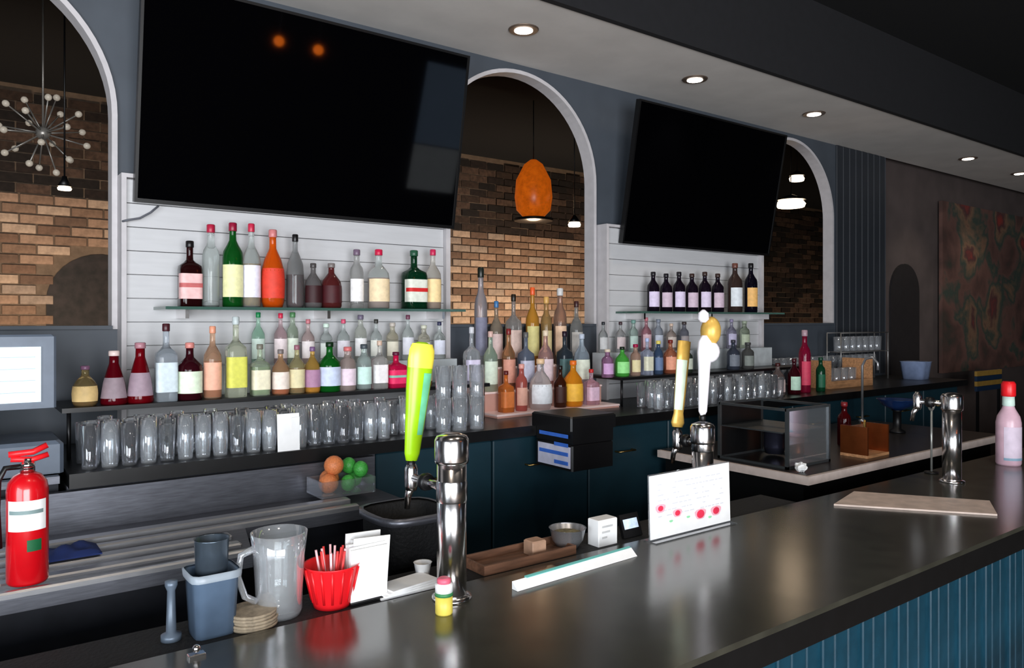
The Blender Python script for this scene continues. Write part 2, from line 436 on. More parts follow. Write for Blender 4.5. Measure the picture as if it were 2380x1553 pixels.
# ------------------------------------------------------------------ lamps in the dining room
cordm = blackp
def pendant(x, y, ztop, zbot, r, m, label, strength, ceil=ZC, name='pendant_lamp'):
    t = thing(name, label, 'pendant light', (x, y, zbot))
    h = ztop - zbot
    MB().lathe([(r*.55, 0), (r*.9, h*.12), (r, h*.35), (r*.92, h*.65), (r*.5, h*.92), (r*.18, h)], 20).build('lamp_shade', m, t)
    MB().lathe([(r*1.02, -.03), (r*1.05, -.012), (r*.6, 0)], 20).build('rim', blackp, t)
    MB().tube([(0, 0, h), (0, 0, ceil - zbot)], .004, 6).build('cord', cordm, t)
    if strength: point('pendant_glow', (x, y, zbot - .08), strength, WARM, .05)
    return t
yA = 4.6
xA, ZAa = XZ(1240, yA)
pendant(xA, yA, E + (HY-372)*ZAa/FPX, E + (HY-505)*ZAa/FPX, 44*ZAa/FPX, amberg, 'glowing amber glass pendant lamp seen through the middle arch', 5)
# small wall lamps and sconces through arches
def sconce(px, py, Y, w, h, label):
    x, Z = XZ(px, Y); z = E + (HY-py)*Z/FPX; W2 = w*Z/FPX/2; H2 = h*Z/FPX
    t = thing('hanging_lamp', label, 'pendant light', (x, Y, z))
    MB().lathe([(W2*.9, -H2/2), (W2, 0), (W2*.8, H2/2)], 14).build('diffuser', lampw, t)
    MB().lathe([(W2*1.05, H2/2), (W2*.5, H2/2+.03), (.01, H2/2+.05)], 14).build('lamp_cap', blackp, t)
    MB().tube([(0, 0, H2/2+.05), (0, 0, ZC - z)], .004, 6).build('cord', cordm, t)
sconce(150, 438, 4.2, 30, 8, 'small lit warm hanging lamp below the sputnik chandelier, left arch')
sconce(1335, 522, 4.0, 30, 10, 'small lit warm hanging lamp at the right edge of middle arch')
sconce(1852, 415, 4.1, 34, 12, 'upper of two lit hanging lamps seen through the right arch')
sconce(1838, 474, 3.6, 66, 16, 'lower of two lit hanging lamps seen through the right arch')
# sputnik chandelier, left arch
x, Z = XZ(100, 4.5); z = E + (HY-310)*Z/FPX
t = thing('sputnik_chandelier', 'grey sputnik chandelier with many small bulbs seen through left arch', 'chandelier', (x, 4.5, z))
grey_m = mat('chandelier_metal', (150, 146, 140), .35, metal=.5)
MB().ball((0, 0, 0), .035).build('hub', grey_m, t)
MB().tube([(0, 0, 0), (0, 0, ZC-z)], .005, 6).build('stem', grey_m, t)
am = MB().tube([(0, 0, .02), (0, 0, .19)], .004, 6).mesh('arm'); bmh = MB().ball((0, 0, .2), .017, 8, 6).mesh('bulb')
am.materials.append(grey_m); bmh.materials.append(mat('chandelier_bulb', (190, 180, 165), .3, emit=.25))
for k in range(22):
    zz = 1 - 2*(k+.5)/22; a = k*2.39996
    v = Vector((math.sqrt(1-zz*zz)*cos(a), math.sqrt(1-zz*zz)*sin(a), zz))
    q = v.to_track_quat('Z', 'Y').to_euler()
    ar = piece('arm', am, None, t, (0, 0, 0), q); piece('bulb', bmh, None, ar)
# pendants behind the camera, mirrored in the left television
for k, (x, y) in enumerate(((2.41, -1.5), (2.78, -1.5))):
    t = thing('globe_pendant', 'warm globe pendant behind the camera, %s of two, mirrored in the television' % ['nearer', 'farther'][k], 'pendant light', (x, y, 2.66))
    MB().ball((0, 0, 0), .045).build('globe', mat('globe_glow', (255, 120, 30), .4, emit=16, vary=0), t)
    MB().tube([(0, 0, .045), (0, 0, ZC-2.66)], .004, 6).build('cord', cordm, t)

# ------------------------------------------------------------------ back counter
CT = E - 0.415
XC0, XC1 = 0.27, 5.75
t = thing('back_counter', 'long back counter with black top and teal cabinet doors', 'counter', (0, 0, 0))
MB().box(XC0, XC1, 2.35, YB-.02, CT-.04, CT).build('worktop', black, t)
MB().box(1.2, XC1, 2.42, YB-.03, .1, CT-.04).build('cabinet_body', teal, t)
MB().box(1.2, XC1, 2.50, YB-.03, 0, .1).build('plinth', blackp, t)
MB().box(XC0, 1.2, 2.40, YB-.03, 0, CT-.04).build('steel_cabinet', steeld, t)
me = MB().bbox(.004, .496, 2.398, 2.42, .12, CT-.05, .004).mesh('door'); me.materials.append(teal)
hm = MB().tube([(.16, 2.398, CT-.16), (.16, 2.372, CT-.16), (.26, 2.372, CT-.16), (.26, 2.398, CT-.16)], .004, 6).mesh('door_handle'); hm.materials.append(brass)
for k in range(9):
    d = piece('door', me, None, t, (1.2 + .5*k, 0, 0)); piece('door_handle', hm, None, d)

# bottle ledges and glass shelves
def ledge(x0, x1, zt, label, m, y0=2.6, y1=2.872, th=.014, legs=True, name='bottle_ledge', brackets=False):
    t = thing(name, label, 'shelf', (0, 0, zt-th))
    MB().box(x0, x1, y0, y1, 0, th).build('shelf_board', m, t)
    if legs:
        n = 2; L = zt-th-CT
        for k in range(n):
            xx = x0 + .02 + (x1-x0-.04)*k/(n-1)
            MB().tube([(xx, y0+.02, -L), (xx, y0+.02, 0)], .006, 8).build('leg', blackp, t)
    if brackets:
        for k in range(3):
            xx = x0 + .08 + (x1-x0-.16)*k/2
            MB().box(xx-.006, xx+.006, y0+.05, y1, -.03, 0).build('bracket', chrome, t)
    return t
LZ = E - 0.262
ledge(XC0+.01, 1.83, LZ, 'long low black bottle ledge over glasses, under left white panel', blackp)
ledge(2.602, 4.15, LZ-.012, 'long low black bottle ledge over glasses, under right white panel', blackp)
GZ = E + 0.047
ledge(XA(385, 2.70), 1.775, GZ, 'green-edged glass shelf on the left white panel', shelfg, 2.70, 2.883, .010, False, 'glass_shelf', True)
ledge(2.84, 4.087, GZ, 'green-edged glass shelf on the right white panel', shelfg, 2.70, 2.883, .010, False, 'glass_shelf', True)
RZ = E - 0.165
for a, b, w in ((.55, 1.775, 'left'), (2.66, 4.06, 'right')):
    zt = RZ
    t = thing('bottle_riser', 'clear acrylic riser holding the back row of bottles, %s panel' % w, 'shelf', (0, 0, LZ - (.012 if w == 'right' else 0)))
    MB().box(a, b, 2.77, 2.868, 0, zt-(LZ-(.012 if w == 'right' else 0))).build('riser_block', mat('frosted_acrylic', (214, 220, 222), .3, trans=.3), t)

# ------------------------------------------------------------------ bottles
PROF = {
 'round':  [(.0,0),(.92,0),(1,.02),(1,.52),(.94,.60),(.62,.68),(.34,.74),(.30,.80),(.29,.93),(.33,.94),(.33,.955),(.28,.96)],
 'wine':   [(.0,0),(.94,0),(1,.02),(1,.58),(.92,.66),(.55,.74),(.36,.79),(.33,.84),(.32,.95),(.36,.955),(.36,.97),(.3,.975)],
 'square': [(.0,0,7),(.88,0,7),(.9,.015,7),(.9,.56,7),(.86,.62,5),(.5,.67,3),(.3,.71,2),(.27,.76,2),(.27,.93,2),(.31,.94,2),(.31,.955,2),(.26,.96,2)],
 'squat':  [(.0,0),(.9,0),(1,.05),(1,.45),(.9,.6),(.5,.72),(.3,.78),(.28,.86),(.28,.93),(.34,.94),(.34,.96),(.28,.965)],
 'slim':   [(.0,0),(.95,0),(1,.02),(1,.62),(.85,.69),(.5,.75),(.42,.8),(.4,.94),(.44,.945),(.44,.96),(.38,.965)],
 'jug':    [(.0,0),(.8,0),(.95,.08),(1,.3),(.95,.48),(.7,.62),(.4,.72),(.3,.76),(.28,.92),(.34,.93),(.34,.95),(.28,.955)],
 'cone':   [(.0,0),(.95,0),(1,.03),(.98,.12),(.8,.4),(.55,.62),(.36,.76),(.33,.94),(.38,.945),(.38,.96),(.32,.965)],
}
def col_word_mat(kind, c):
    key = kind + '_%d_%d_%d' % c
    if kind == 'glass':
        lum = sum(c)/3
        return mat(key, c, .06, trans=.82 if lum > 150 else .55, ior=1.3, vary=.02, spec=.5)
    if kind == 'cap': return mat(key, c, .35, vary=.03)
    if kind == 'liq': return mat(key, c, .1, trans=.35, vary=.05)
    if kind == 'lab': return mat(key, c, .6, vary=.05, scale=60)
def bottle(x, y, zb, h, r, typ, gc, cc, lc, label, group, liq=None, band=None, name='bottle', lab_rng=(.12, .5)):
    t = thing(name, label, 'bottle', (x, y, zb), 0, group)
    prof = [(q[0]*r, q[1]*h) + tuple(q[2:]) for q in PROF[typ]]
    n = 24 if typ == 'square' else 18
    MB().lathe(prof, n).build('glass_body', col_word_mat('glass', gc), t)
    nk = PROF[typ][-4][0]*r
    MB().lathe([(nk*1.18, h*.90), (nk*1.25, h*.905), (nk*1.25, h*.99), (nk*1.0, h*1.0)], 14).build('cap', col_word_mat('cap', cc), t)
    if liq:
        p2 = [(max(0, q[0]*r*.9), max(q[1], .02)*h) + tuple(q[2:]) for q in PROF[typ] if q[1] <= .56]
        MB().lathe(p2, n).build('liquid', col_word_mat('liq', liq), t)
    if lc:
        a = -pi/2 - .2
        rr = 1.012
        zs = lab_rng
        def rad(zf):
            P = PROF[typ]
            for i in range(len(P)-1):
                if P[i][1] <= zf <= P[i+1][1] and P[i+1][1] > P[i][1]:
                    k = (zf-P[i][1])/(P[i+1][1]-P[i][1]); return P[i][0]*(1-k)+P[i+1][0]*k
            return P[2][0]
        sq = 7 if typ == 'square' else 2
        steps = [zs[0] + (zs[1]-zs[0])*k/4 for k in range(5)]
        pr = [(rad(z)*r*rr + .0004, z*h, sq) for z in steps]
        lo = MB().lathe(pr, 14, arc=(a-1.25, a+1.25)).build('label_sheet', col_word_mat('lab', lc), t)
        if band:
            z1, z2 = zs[0]+(zs[1]-zs[0])*.45, zs[0]+(zs[1]-zs[0])*.62
            MB().lathe([(rad(z1)*r*rr+.0012, z1*h, sq), (rad(z2)*r*rr+.0012, z2*h, sq)], 14, arc=(a-1.0, a+1.0)).build('label_band', col_word_mat('lab', band), t)
    return t
# (px, top_py, width_px, type, glass, cap, label, desc, liquid, band)
CLR = (222, 228, 226)
def row(items, Y, zb, place, group):
    for k, it in enumerate(items):
        px, top, wpx, typ, gc, cc, lc, desc = it[:8]
        liq = it[8] if len(it) > 8 else None; band = it[9] if len(it) > 9 else None
        y = Y + (it[10] if len(it) > 10 else 0)
        x, Z = XZ(px, y); h = E + (HY-top)*Z/FPX - zb; r = wpx*Z/FPX/2
        bottle(x, y, zb, h, r, typ, gc, cc, lc, '%s, %s from the left on %s' % (desc, ORD[k], place), group, liq, band)
row([
 (441, 560, 54, 'square', (46, 14, 16), (16, 12, 14), (236, 190, 188), 'dark brown pink-labelled bottle', (60, 20, 20), (190, 96, 96)),
 (490, 522, 38, 'slim', CLR, (170, 30, 60), None, 'clear red-capped bottle', (150, 50, 30)),
 (541, 518, 46, 'wine', (20, 92, 32), (140, 16, 50), (236, 232, 176), 'green cream-labelled bottle', None),
 (584, 520, 42, 'round', CLR, (190, 40, 70), (235, 232, 245), 'clear white-labelled bottle', (186, 140, 30)),
 (634, 534, 54, 'jug', (226, 96, 20), (200, 120, 120), (220, 60, 40), 'orange liqueur bottle', (226, 110, 10)),
 (686, 545, 40, 'squat', (170, 172, 172), (14, 12, 14), None, 'smoky bottle with black stopper', (110, 22, 30)),
 (728, 612, 40, 'squat', (120, 116, 116), (70, 66, 66), (52, 16, 20), 'short smoky dark-labelled decanter', (110, 22, 28)),
 (770, 612, 48, 'squat', (104, 44, 44), (120, 112, 110), (66, 10, 18), 'short dark red decanter', (120, 16, 24)),
 (829, 580, 32, 'slim', (200, 200, 198), (110, 90, 110), (244, 240, 238), 'slim white-labelled bottle', None),
 (880, 580, 50, 'round', CLR, (196, 24, 66), (240, 216, 176), 'clear crimson-capped bottle', (214, 160, 140)),
 (962, 582, 56, 'square', (14, 60, 36), (36, 80, 58), (226, 228, 214), 'dark green square-shouldered bottle', (8, 26, 16), (206, 34, 34)),
 (1006, 580, 38, 'round', (226, 222, 214), (190, 36, 78), (244, 214, 158), 'clear cream-labelled bottle', (200, 150, 110)),
], 2.785, GZ, 'the left glass shelf', 'bottles on the left glass shelf')
# upper shelf, right panel
it = []
for k in range(6):
    it.append((1518 + k*30, 632 + (k % 2)*4, 29, 'wine', (30, 20, 34), (24, 20, 26) if k < 3 else (52, 34, 30), (220, 206, 232) if k % 2 == 0 else (206, 184, 200), 'dark lilac-labelled wine bottle', None))
it.append((1708, 612, 34, 'wine', (70, 54, 50), (100, 60, 50), (222, 228, 234), 'brown white-labelled wine bottle', None))
it.append((1745, 612, 30, 'wine', (18, 14, 30), (12, 10, 14), (240, 186, 110), 'black orange-labelled wine bottle', None))
row(it, 2.785, GZ, 'the right glass shelf', 'bottles on the right glass shelf')
# left ledge, front row
row([
 (198, 850, 56, 'jug', (190, 170, 120), (120, 84, 110), (222, 190, 130), 'squat tan patterned bottle', (150, 90, 40)),
 (265, 815, 58, 'cone', (110, 8, 24), (232, 210, 205), (150, 132, 140), 'ruby liqueur bottle with pale cap', (60, 4, 14)),
 (326, 796, 58, 'cone', (126, 6, 20), (170, 120, 130), (156, 134, 146), 'ruby liqueur bottle with grey cap', (60, 4, 14)),
 (386, 752, 50, 'square', (206, 214, 222), (66, 26, 34), (206, 218, 224), 'clear silver-labelled bottle', None),
 (441, 796, 56, 'round', (64, 16, 26), (206, 130, 122), (226, 240, 214), 'dark red white-labelled bottle', (40, 10, 16)),
 (494, 758, 40, 'round', (230, 190, 160), (222, 150, 120), (236, 176, 150), 'peach-coloured bottle', (224, 150, 110)),
 (548, 736, 48, 'square', (222, 226, 206), (190, 200, 200), (214, 212, 92), 'clear yellow-labelled bottle', None),
 (604, 800, 44, 'square', (214, 226, 204), (120, 116, 104), (238, 230, 200), 'clear cream-labelled bottle', (190, 214, 160)),
 (652, 812, 40, 'squat', (232, 190, 150), (120, 110, 108), (242, 226, 214), 'short orange-based bottle', (224, 96, 30)),
 (690, 802, 36, 'round', (214, 206, 160), (150, 96, 110), (226, 214, 170), 'pale olive bottle', (196, 120, 50)),
 (726, 806, 36, 'squat', (236, 196, 110), (120, 90, 130), (176, 130, 160), 'short golden bottle', (244, 180, 30)),
 (766, 795, 50, 'round', (22, 110, 36), (10, 40, 16), (206, 216, 240), 'bright green white-labelled bottle', (14, 70, 20)),
 (808, 806, 38, 'slim', (226, 206, 200), (206, 110, 110), (236, 214, 226), 'clear pink-labelled bottle', None),
 (846, 800, 34, 'slim', (216, 230, 226), (70, 78, 84), (206, 236, 226), 'clear aqua-labelled bottle', (20, 120, 110)),
 (882, 792, 36, 'square', (230, 228, 224), (210, 180, 160), (246, 240, 240), 'clear bottle with broad white label', None),
 (920, 818, 48, 'square', (222, 26, 84), (90, 20, 50), (230, 40, 96), 'magenta square bottle', (206, 20, 60), (140, 190, 170)),
 (985, 800, 40, 'round', (232, 206, 160), (206, 150, 100), (240, 226, 190), 'pale gold bottle', (214, 160, 90)),
], 2.655, LZ, 'the left bottle ledge', 'front row of bottles on the left ledge')
# left ledge, back row on riser (upper halves show)
row([
 (600, 726, 30, 'round', (190, 226, 206), (22, 130, 74), (214, 232, 222), 'clear green-capped bottle', None),
 (652, 728, 30, 'round', (226, 200, 204), (206, 40, 74), (240, 224, 226), 'clear red-capped bottle', None),
 (680, 726, 26, 'slim', (200, 214, 196), (80, 130, 84), (222, 230, 214), 'slim green-necked bottle', None),
 (716, 742, 30, 'round', (228, 208, 206), (190, 110, 120), (236, 226, 226), 'clear rose-capped bottle', None),
 (758, 752, 28, 'slim', CLR, (206, 226, 212), (226, 232, 226), 'clear mint-capped bottle', None),
 (798, 742, 30, 'round', CLR, (206, 80, 110), (226, 220, 228), 'clear pink-capped bottle', None),
 (838, 732, 28, 'slim', (220, 222, 214), (110, 100, 120), (240, 238, 238), 'clear mauve-capped bottle', None),
 (874, 742, 28, 'round', CLR, (50, 50, 46), (236, 236, 226), 'clear black-capped bottle', None),
 (912, 750, 28, 'slim', (222, 216, 196), (190, 180, 170), (226, 220, 200), 'clear beige-capped bottle', None),
 (948, 732, 28, 'round', CLR, (110, 60, 80), (222, 222, 230), 'clear plum-capped bottle', None),
 (985, 756, 28, 'slim', (226, 222, 206), (206, 206, 186), (232, 230, 210), 'clear ivory-capped bottle', None),
 (1021, 748, 28, 'round', CLR, (50, 52, 80), (220, 222, 236), 'clear navy-capped bottle', None),
], 2.815, RZ, 'the left riser', 'back row of bottles on the left riser')
# right ledge front row
row([
 (1412, 812, 28, 'slim', (200, 150, 190), (216, 200, 180), (206, 160, 206), 'mauve bottle', None),
 (1446, 806, 34, 'squat', (90, 190, 80), (16, 30, 16), (150, 226, 140), 'bright green bottle', (50, 150, 50)),
 (1477, 800, 24, 'slim', (226, 190, 170), (150, 8, 60), (222, 206, 160), 'thin crimson-capped bottle', None),
 (1504, 786, 26, 'square', (206, 212, 232), (170, 186, 226), (216, 214, 190), 'clear blue-tinted bottle', None),
 (1530, 792, 22, 'slim', (70, 90, 120), (214, 196, 96), (96, 116, 150), 'thin blue bottle', None),
 (1558, 790, 32, 'round', (214, 140, 106), (110, 30, 20), (222, 150, 120), 'copper-coloured bottle', (190, 100, 60)),
 (1596, 800, 28, 'round', (60, 70, 60), (40, 40, 40), (190, 196, 180), 'dark grey-labelled bottle', None),
 (1636, 800, 28, 'slim', (150, 160, 160), (90, 90, 96), (200, 200, 206), 'grey bottle', None),
 (1704, 790, 30, 'round', (70, 76, 90), (50, 50, 60), (110, 116, 126), 'dark slate bottle', None),
 (1738, 796, 28, 'slim', (90, 90, 88), (60, 60, 60), (120, 126, 120), 'dark pewter bottle', None),
], 2.655, LZ-.012, 'the right bottle ledge', 'front row of bottles on the right ledge')
row([
 (1402, 748, 22, 'round', (196, 200, 200), (30, 34, 40), (190, 190, 190), 'clear black-capped bottle', None),
 (1442, 748, 24, 'round', (196, 196, 196), (60, 40, 46), (196, 180, 180), 'clear brown-capped bottle', None),
 (1472, 744, 22, 'slim', (196, 214, 206), (110, 150, 140), (180, 200, 190), 'clear teal-capped bottle', None),
 (1502, 738, 24, 'round', (206, 150, 160), (190, 110, 120), (206, 170, 176), 'rose-tinted bottle', None),
 (1530, 742, 22, 'slim', (190, 196, 206), (120, 126, 140), (190, 196, 210), 'clear grey-capped bottle', None),
 (1560, 752, 24, 'round', (206, 190, 180), (206, 180, 160), (200, 186, 176), 'clear tan-capped bottle', None),
 (1590, 748, 22, 'slim', (120, 120, 130), (60, 50, 50), (150, 140, 140), 'smoky bottle', None),
 (1700, 742, 24, 'round', (180, 176, 196), (140, 130, 160), (186, 180, 206), 'lavender bottle', None),
 (1730, 746, 24, 'slim', (180, 190, 170), (150, 160, 140), (176, 186, 160), 'sage bottle', None),
], 2.815, RZ, 'the right riser', 'back row of bottles on the right riser')

# ------------------------------------------------------------------ centre display: backlit steps with bottles
xs0, xs1 = 1.87, 2.588
st = [(2.60, .016), (2.725, .10), (2.82, .20)]
for k, (y, z) in enumerate(st):
    y1 = st[k+1][0]-.001 if k < 2 else YB-.02
    t = thing('display_step', ['low front', 'middle', 'high rear'][k] + ' backlit acrylic step under bottles before the middle arch', 'bottle step', (0, 0, CT), group='backlit bottle steps')
    MB().bbox(xs0, xs1, y, y1, 0, z-.008, .003).build('riser_box', acryl, t)
    MB().bbox(xs0-.003, xs1+.003, y-.002 if k else y, y1, z-.008, z, .002).build('top_plate', mat('step_top_acrylic', (226, 200, 196), .25, emit=.10, vary=.01), t)
for k, (px, top, w, typ, gc, cc, lc, desc, liq) in enumerate([
 (1116, 622, 30, 'slim', (206, 204, 212), (24, 30, 24), (120, 120, 140), 'tall silver bottle with black cap', None),
 (1152, 700, 30, 'round', (206, 190, 170), (60, 110, 160), (206, 180, 176), 'rose bottle with blue cap', None),
 (1192, 684, 34, 'square', (206, 200, 196), (30, 24, 16), (216, 190, 180), 'clear bottle with black square stopper', None),
 (1236, 668, 32, 'round', (206, 150, 60), (222, 90, 40), (206, 196, 130), 'honey-coloured bottle with orange cap', (206, 140, 40)),
 (1268, 690, 26, 'slim', (226, 190, 130), (206, 160, 90), (206, 190, 140), 'slim gold bottle', (206, 150, 60)),
 (1300, 670, 30, 'slim', (206, 170, 150), (200, 200, 200), (226, 190, 160), 'slim copper bottle with silver cap', (206, 110, 60)),
 (1338, 700, 30, 'round', (190, 190, 186), (60, 30, 30), (190, 186, 180), 'grey bottle with maroon cap', None)]):
    x, Z = XZ(px, 2.88); zb = CT+.20
    bottle(x, 2.875, zb, E+(HY-top)*Z/FPX-zb, w*Z/FPX/2, typ, gc, cc, lc, desc + ', top tier of the backlit display', 'bottles on the backlit display', liq)
for k, (px, top, w, typ, gc, cc, lc, desc, liq) in enumerate([
 (1096, 760, 36, 'square', (222, 226, 230), (200, 200, 206), (226, 216, 240), 'clear lilac-labelled bottle', None),
 (1140, 770, 34, 'round', (206, 226, 206), (206, 170, 160), (214, 226, 206), 'pale green bottle', None),
 (1182, 764, 32, 'round', (206, 160, 120), (120, 30, 30), (214, 150, 130), 'rust-coloured bottle', (170, 70, 30)),
 (1222, 772, 36, 'square', (120, 130, 150), (90, 90, 90), (206, 206, 226), 'blue-grey square bottle', None),
 (1268, 768, 36, 'round', (226, 190, 190), (226, 206, 180), (236, 214, 220), 'blush bottle', None),
 (1312, 770, 34, 'square', (60, 70, 80), (30, 10, 30), (80, 110, 110), 'dark teal-labelled bottle', None),
 (1352, 776, 38, 'squat', (206, 222, 236), (180, 190, 206), (226, 232, 214), 'pale blue bottle', None)]):
    x, Z = XZ(px, 2.77); zb = CT+.10
    bottle(x, 2.77, zb, E+(HY-top)*Z/FPX-zb, w*Z/FPX/2, typ, gc, cc, lc, desc + ', middle tier of the backlit display', 'bottles on the backlit display', liq)
for k, (px, top, w, typ, gc, cc, lc, desc, liq) in enumerate([
 (1176, 862, 34, 'square', (226, 130, 60), (90, 20, 20), (214, 120, 60), 'short burnt-orange bottle', (200, 90, 20)),
 (1212, 846, 28, 'slim', (206, 110, 100), (226, 160, 150), (226, 170, 150), 'slim coral bottle', None),
 (1256, 834, 56, 'jug', (236, 238, 240), (226, 190, 150), (236, 238, 242), 'fat frosted white bottle', None),
 (1302, 850, 30, 'round', (70, 34, 20), (16, 10, 10), (60, 26, 16), 'dark brown bottle', None),
 (1332, 838, 46, 'squat', (244, 160, 40), (226, 110, 30), (250, 186, 60), 'glowing amber bottle', (240, 140, 20)),
 (1374, 858, 34, 'square', (226, 190, 206), (190, 40, 40), (226, 190, 210), 'short pink bottle', None)]):
    x, Z = XZ(px, 2.665); zb = CT+.016
    bottle(x, 2.665, zb, E+(HY-top)*Z/FPX-zb, w*Z/FPX/2, typ, gc, cc, lc, desc + ', bottom tier of the backlit display', 'bottles on the backlit display', liq)

# ------------------------------------------------------------------ glasses
def tumbler_mesh(r, h, name='tumbler'):
    w = .0022
    return MB().lathe([(0, 0), (r*.82, 0), (r*.9, .006), (r, h), (r-w, h), (r*.9-w, .014), (0, .012)], 16).mesh(name)
def wine_mesh(r, h):
    return MB().lathe([(0, 0), (r*.8, 0), (r*.8, .003), (.006, .008), (.004, h*.42), (r*.5, h*.5), (r, h*.72), (r*.85, h), (r*.82, h), (r*.95, h*.72), (r*.45, h*.52), (0, h*.46)], 16).mesh('wine_glass')
tm = [tumbler_mesh(.034, .118), tumbler_mesh(.036, .100), tumbler_mesh(.030, .128)]
for q in tm: q.materials.append(tumbler)
def glass_at(me, x, y, z, label, group, flip=False, name='tumbler'):
    o = bpy.data.objects.new(name, me); COL.objects.link(o); o.location = (x, y, z + (0 if not flip else .118))
    if flip: o.rotation_euler = (pi, 0, 0)
    o.rotation_euler.z = random.uniform(0, 3)
    tag(o, label, 'glass', group)
TENS = {20: 'twenty', 30: 'thirty', 40: 'forty'}
def ordw(k):
    k += 1
    if k <= 20: return ORD[k-1]
    if k % 10 == 0: return {30: 'thirtieth', 40: 'fortieth'}[k]
    return TENS[k//10*10] + '-' + ORD[k % 10 - 1]
ROWN = ['front', 'second', 'third', 'rear']
slim_t = MB().lathe([(0, 0), (.019, 0), (.0205, .006), (.0235, .06), (.0215, .128), (.0198, .128), (.0215, .06), (.018, .014), (0, .012)], 14).mesh('tumbler'); slim_t.materials.append(tumbler)
tumbler_c = thin_glass('tumbler_glass_clear', blend=.3, milk=.03); tumbler_d = thin_glass('tumbler_glass_smoky', (.62, .63, .66), .45, .05)
slim_v = [slim_t, slim_t]
for mm_, hh_ in ((tumbler_c, .120), (tumbler_c, .110), (tumbler_d, .124)):
    q = MB().lathe([(0, 0), (.018, 0), (.0195, .006), (.0235, hh_), (.0218, hh_), (.0175, .014), (0, .012)], 14).mesh('tumbler'); q.materials.append(mm_); slim_v.append(q)
for r in range(4):
    y = 2.40 + r*.052; x = XC0 + .055 + (r % 2)*.012; k = 0
    lim = 1.24 if r == 0 else 1.40 if r == 1 else 1.70
    while x < lim:
        glass_at(random.choice(slim_v), x, y, CT, 'clear tumbler, %s from left in the %s row beneath the left bottle ledge' % (ordw(k), ROWN[r]), 'tumblers under the left bottle ledge')
        x += .0505; k += 1
for r in range(3):
    y = 2.41 + r*.055; x = 2.65 + (r % 2)*.015; k = 0
    while x < 3.62:
        glass_at(random.choice(slim_v), x, y, CT, 'clear tumbler, %s from left in the %s row beneath the right bottle ledge' % (ordw(k), ROWN[r]), 'tumblers under the right bottle ledge')
        x += .056; k += 1
# tall stacked glasses behind the near beer tower
for k, (px, n) in enumerate(((1030, 2), (1068, 2), (1108, 2))):
    x = XA(px, 2.395)
    for j in range(n):
        glass_at(tm[2], x, 2.395, CT + j*.118, '%s clear glass of the %s stack behind the near beer tower' % (['bottom', 'top'][j], ['left', 'middle', 'right'][k]), 'stacked glasses behind the beer tower', False, 'stacked_glass')
# right end of the counter
wg = wine_mesh(.036, .17); wg.materials.append(tumbler)
k = 0
for r in range(2):
    x = 4.28
    while x < 5.5:
        if r == 1:
            glass_at(wg, x, 2.66 if r == 0 else 2.895, CT, 'clear wine glass, %s from left in the %s row at the right counter end' % (ordw(int((x-4.28)/.085+.5)), ['front', 'rear'][r]), 'wine glasses at the right counter end', False, 'wine_glass')
        x += .085
# white card clipped in front of glasses
x, Z = XZ(665, 2.385)
t = thing('tent_card', 'small white tent card standing before the tumblers, left of green tap', 'card', (x, 2.364, CT))
w = 26*Z/FPX
MB().box(-w, w, -.004, -.002, 0, .118, Matrix.Rotation(-.06, 4, 'X')).build('front_sheet', paper, t)
MB().box(w*.25, w*1.0, .004, .006, 0, .105, Matrix.Rotation(.06, 4, 'X')).build('rear_sheet', paper, t)

# ------------------------------------------------------------------ right end items on the back counter
def crate(x, y, z, w, d, h, label):
    t = thing('wooden_crate', label, 'crate', (x, y, z))
    MB().box(0, w, 0, d, 0, .012).build('base_board', wood, t)
    for (a, b, c2, d2) in ((0, .014, 0, d), (w-.014, w, 0, d)): MB().box(a, b, c2, d2, .012, h).build('side_board', wood, t)
    for yy in (0, d-.01):
        MB().box(.014, w-.014, yy, yy+.01, .012, .045).build('slat', wood, t)
    return t
xc = XA(1915, 2.56)
crate(xc, 2.52, CT, .50, .2, .17, 'pale wooden open-front crate holding glasses on the right counter end')
for k in range(5):
    glass_at(tm[1], xc + .06 + k*.088, 2.62, CT+.012, 'short clear tumbler, %s from left inside the pale wooden crate' % ORD[k], 'tumblers in the wooden crate')
x, Z = XZ(1870, 2.5)
bottle(x, 2.5, CT, .36, .034, 'slim', (150, 24, 60), (170, 140, 150), (206, 60, 90), 'tall crimson bottle standing left of the pale wooden crate', None)
x, Z = XZ(1838, 2.5)
bottle(x, 2.48, CT, .2, .036, 'squat', (70, 16, 26), (60, 10, 20), (190, 222, 200), 'short maroon bottle with mint label, left of tall crimson bottle', None)
x, Z = XZ(1800, 2.5)
bottle(x, 2.48, CT, .18, .04, 'squat', (170, 150, 146), (60, 20, 20), (206, 180, 176), 'short blush bottle with maroon cap, near the peninsula end', None)
x, Z = XZ(1900, 2.5)
bottle(x, 2.48, CT, .2, .026, 'slim', (20, 80, 50), (20, 60, 40), (30, 100, 70), 'thin green bottle between crimson bottle and wooden crate', None)
# wire glass rack
x0 = XA(1935, 2.80)
t = thing('wire_glass_rack', 'grey wire rack above the wooden crate at the right counter end', 'rack', (x0, 2.74, CT))
rk = mat('rack_wire', (150, 148, 146), .35, metal=.7)
for (a, b) in ((0, 0), (.62, 0), (0, .1), (.62, .1)):
    MB().tube([(a, b, 0), (a, b, .33)], .005, 6).build('post', rk, t)
for z in (.2, .33):
    for b in (0, .1): MB().tube([(0, b, z), (.62, b, z)], .004, 6).build('rail', rk, t)
for k in range(9):
    MB().tube([(.03+.07*k, 0, .2), (.03+.07*k, .1, .2)], .003, 6).build('wire', rk, t)
for k in range(7):
    glass_at(tm[1], x0 + .06 + .082*k, 2.79, CT + .204, 'clear glass, %s from the left on the wire rack' % ORD[k], 'glasses on the wire rack')
x = XA(2128, 2.6)
t = thing('storage_tub', 'pale blue plastic tub at the far right end of the back counter', 'tub', (x, 2.6, CT))
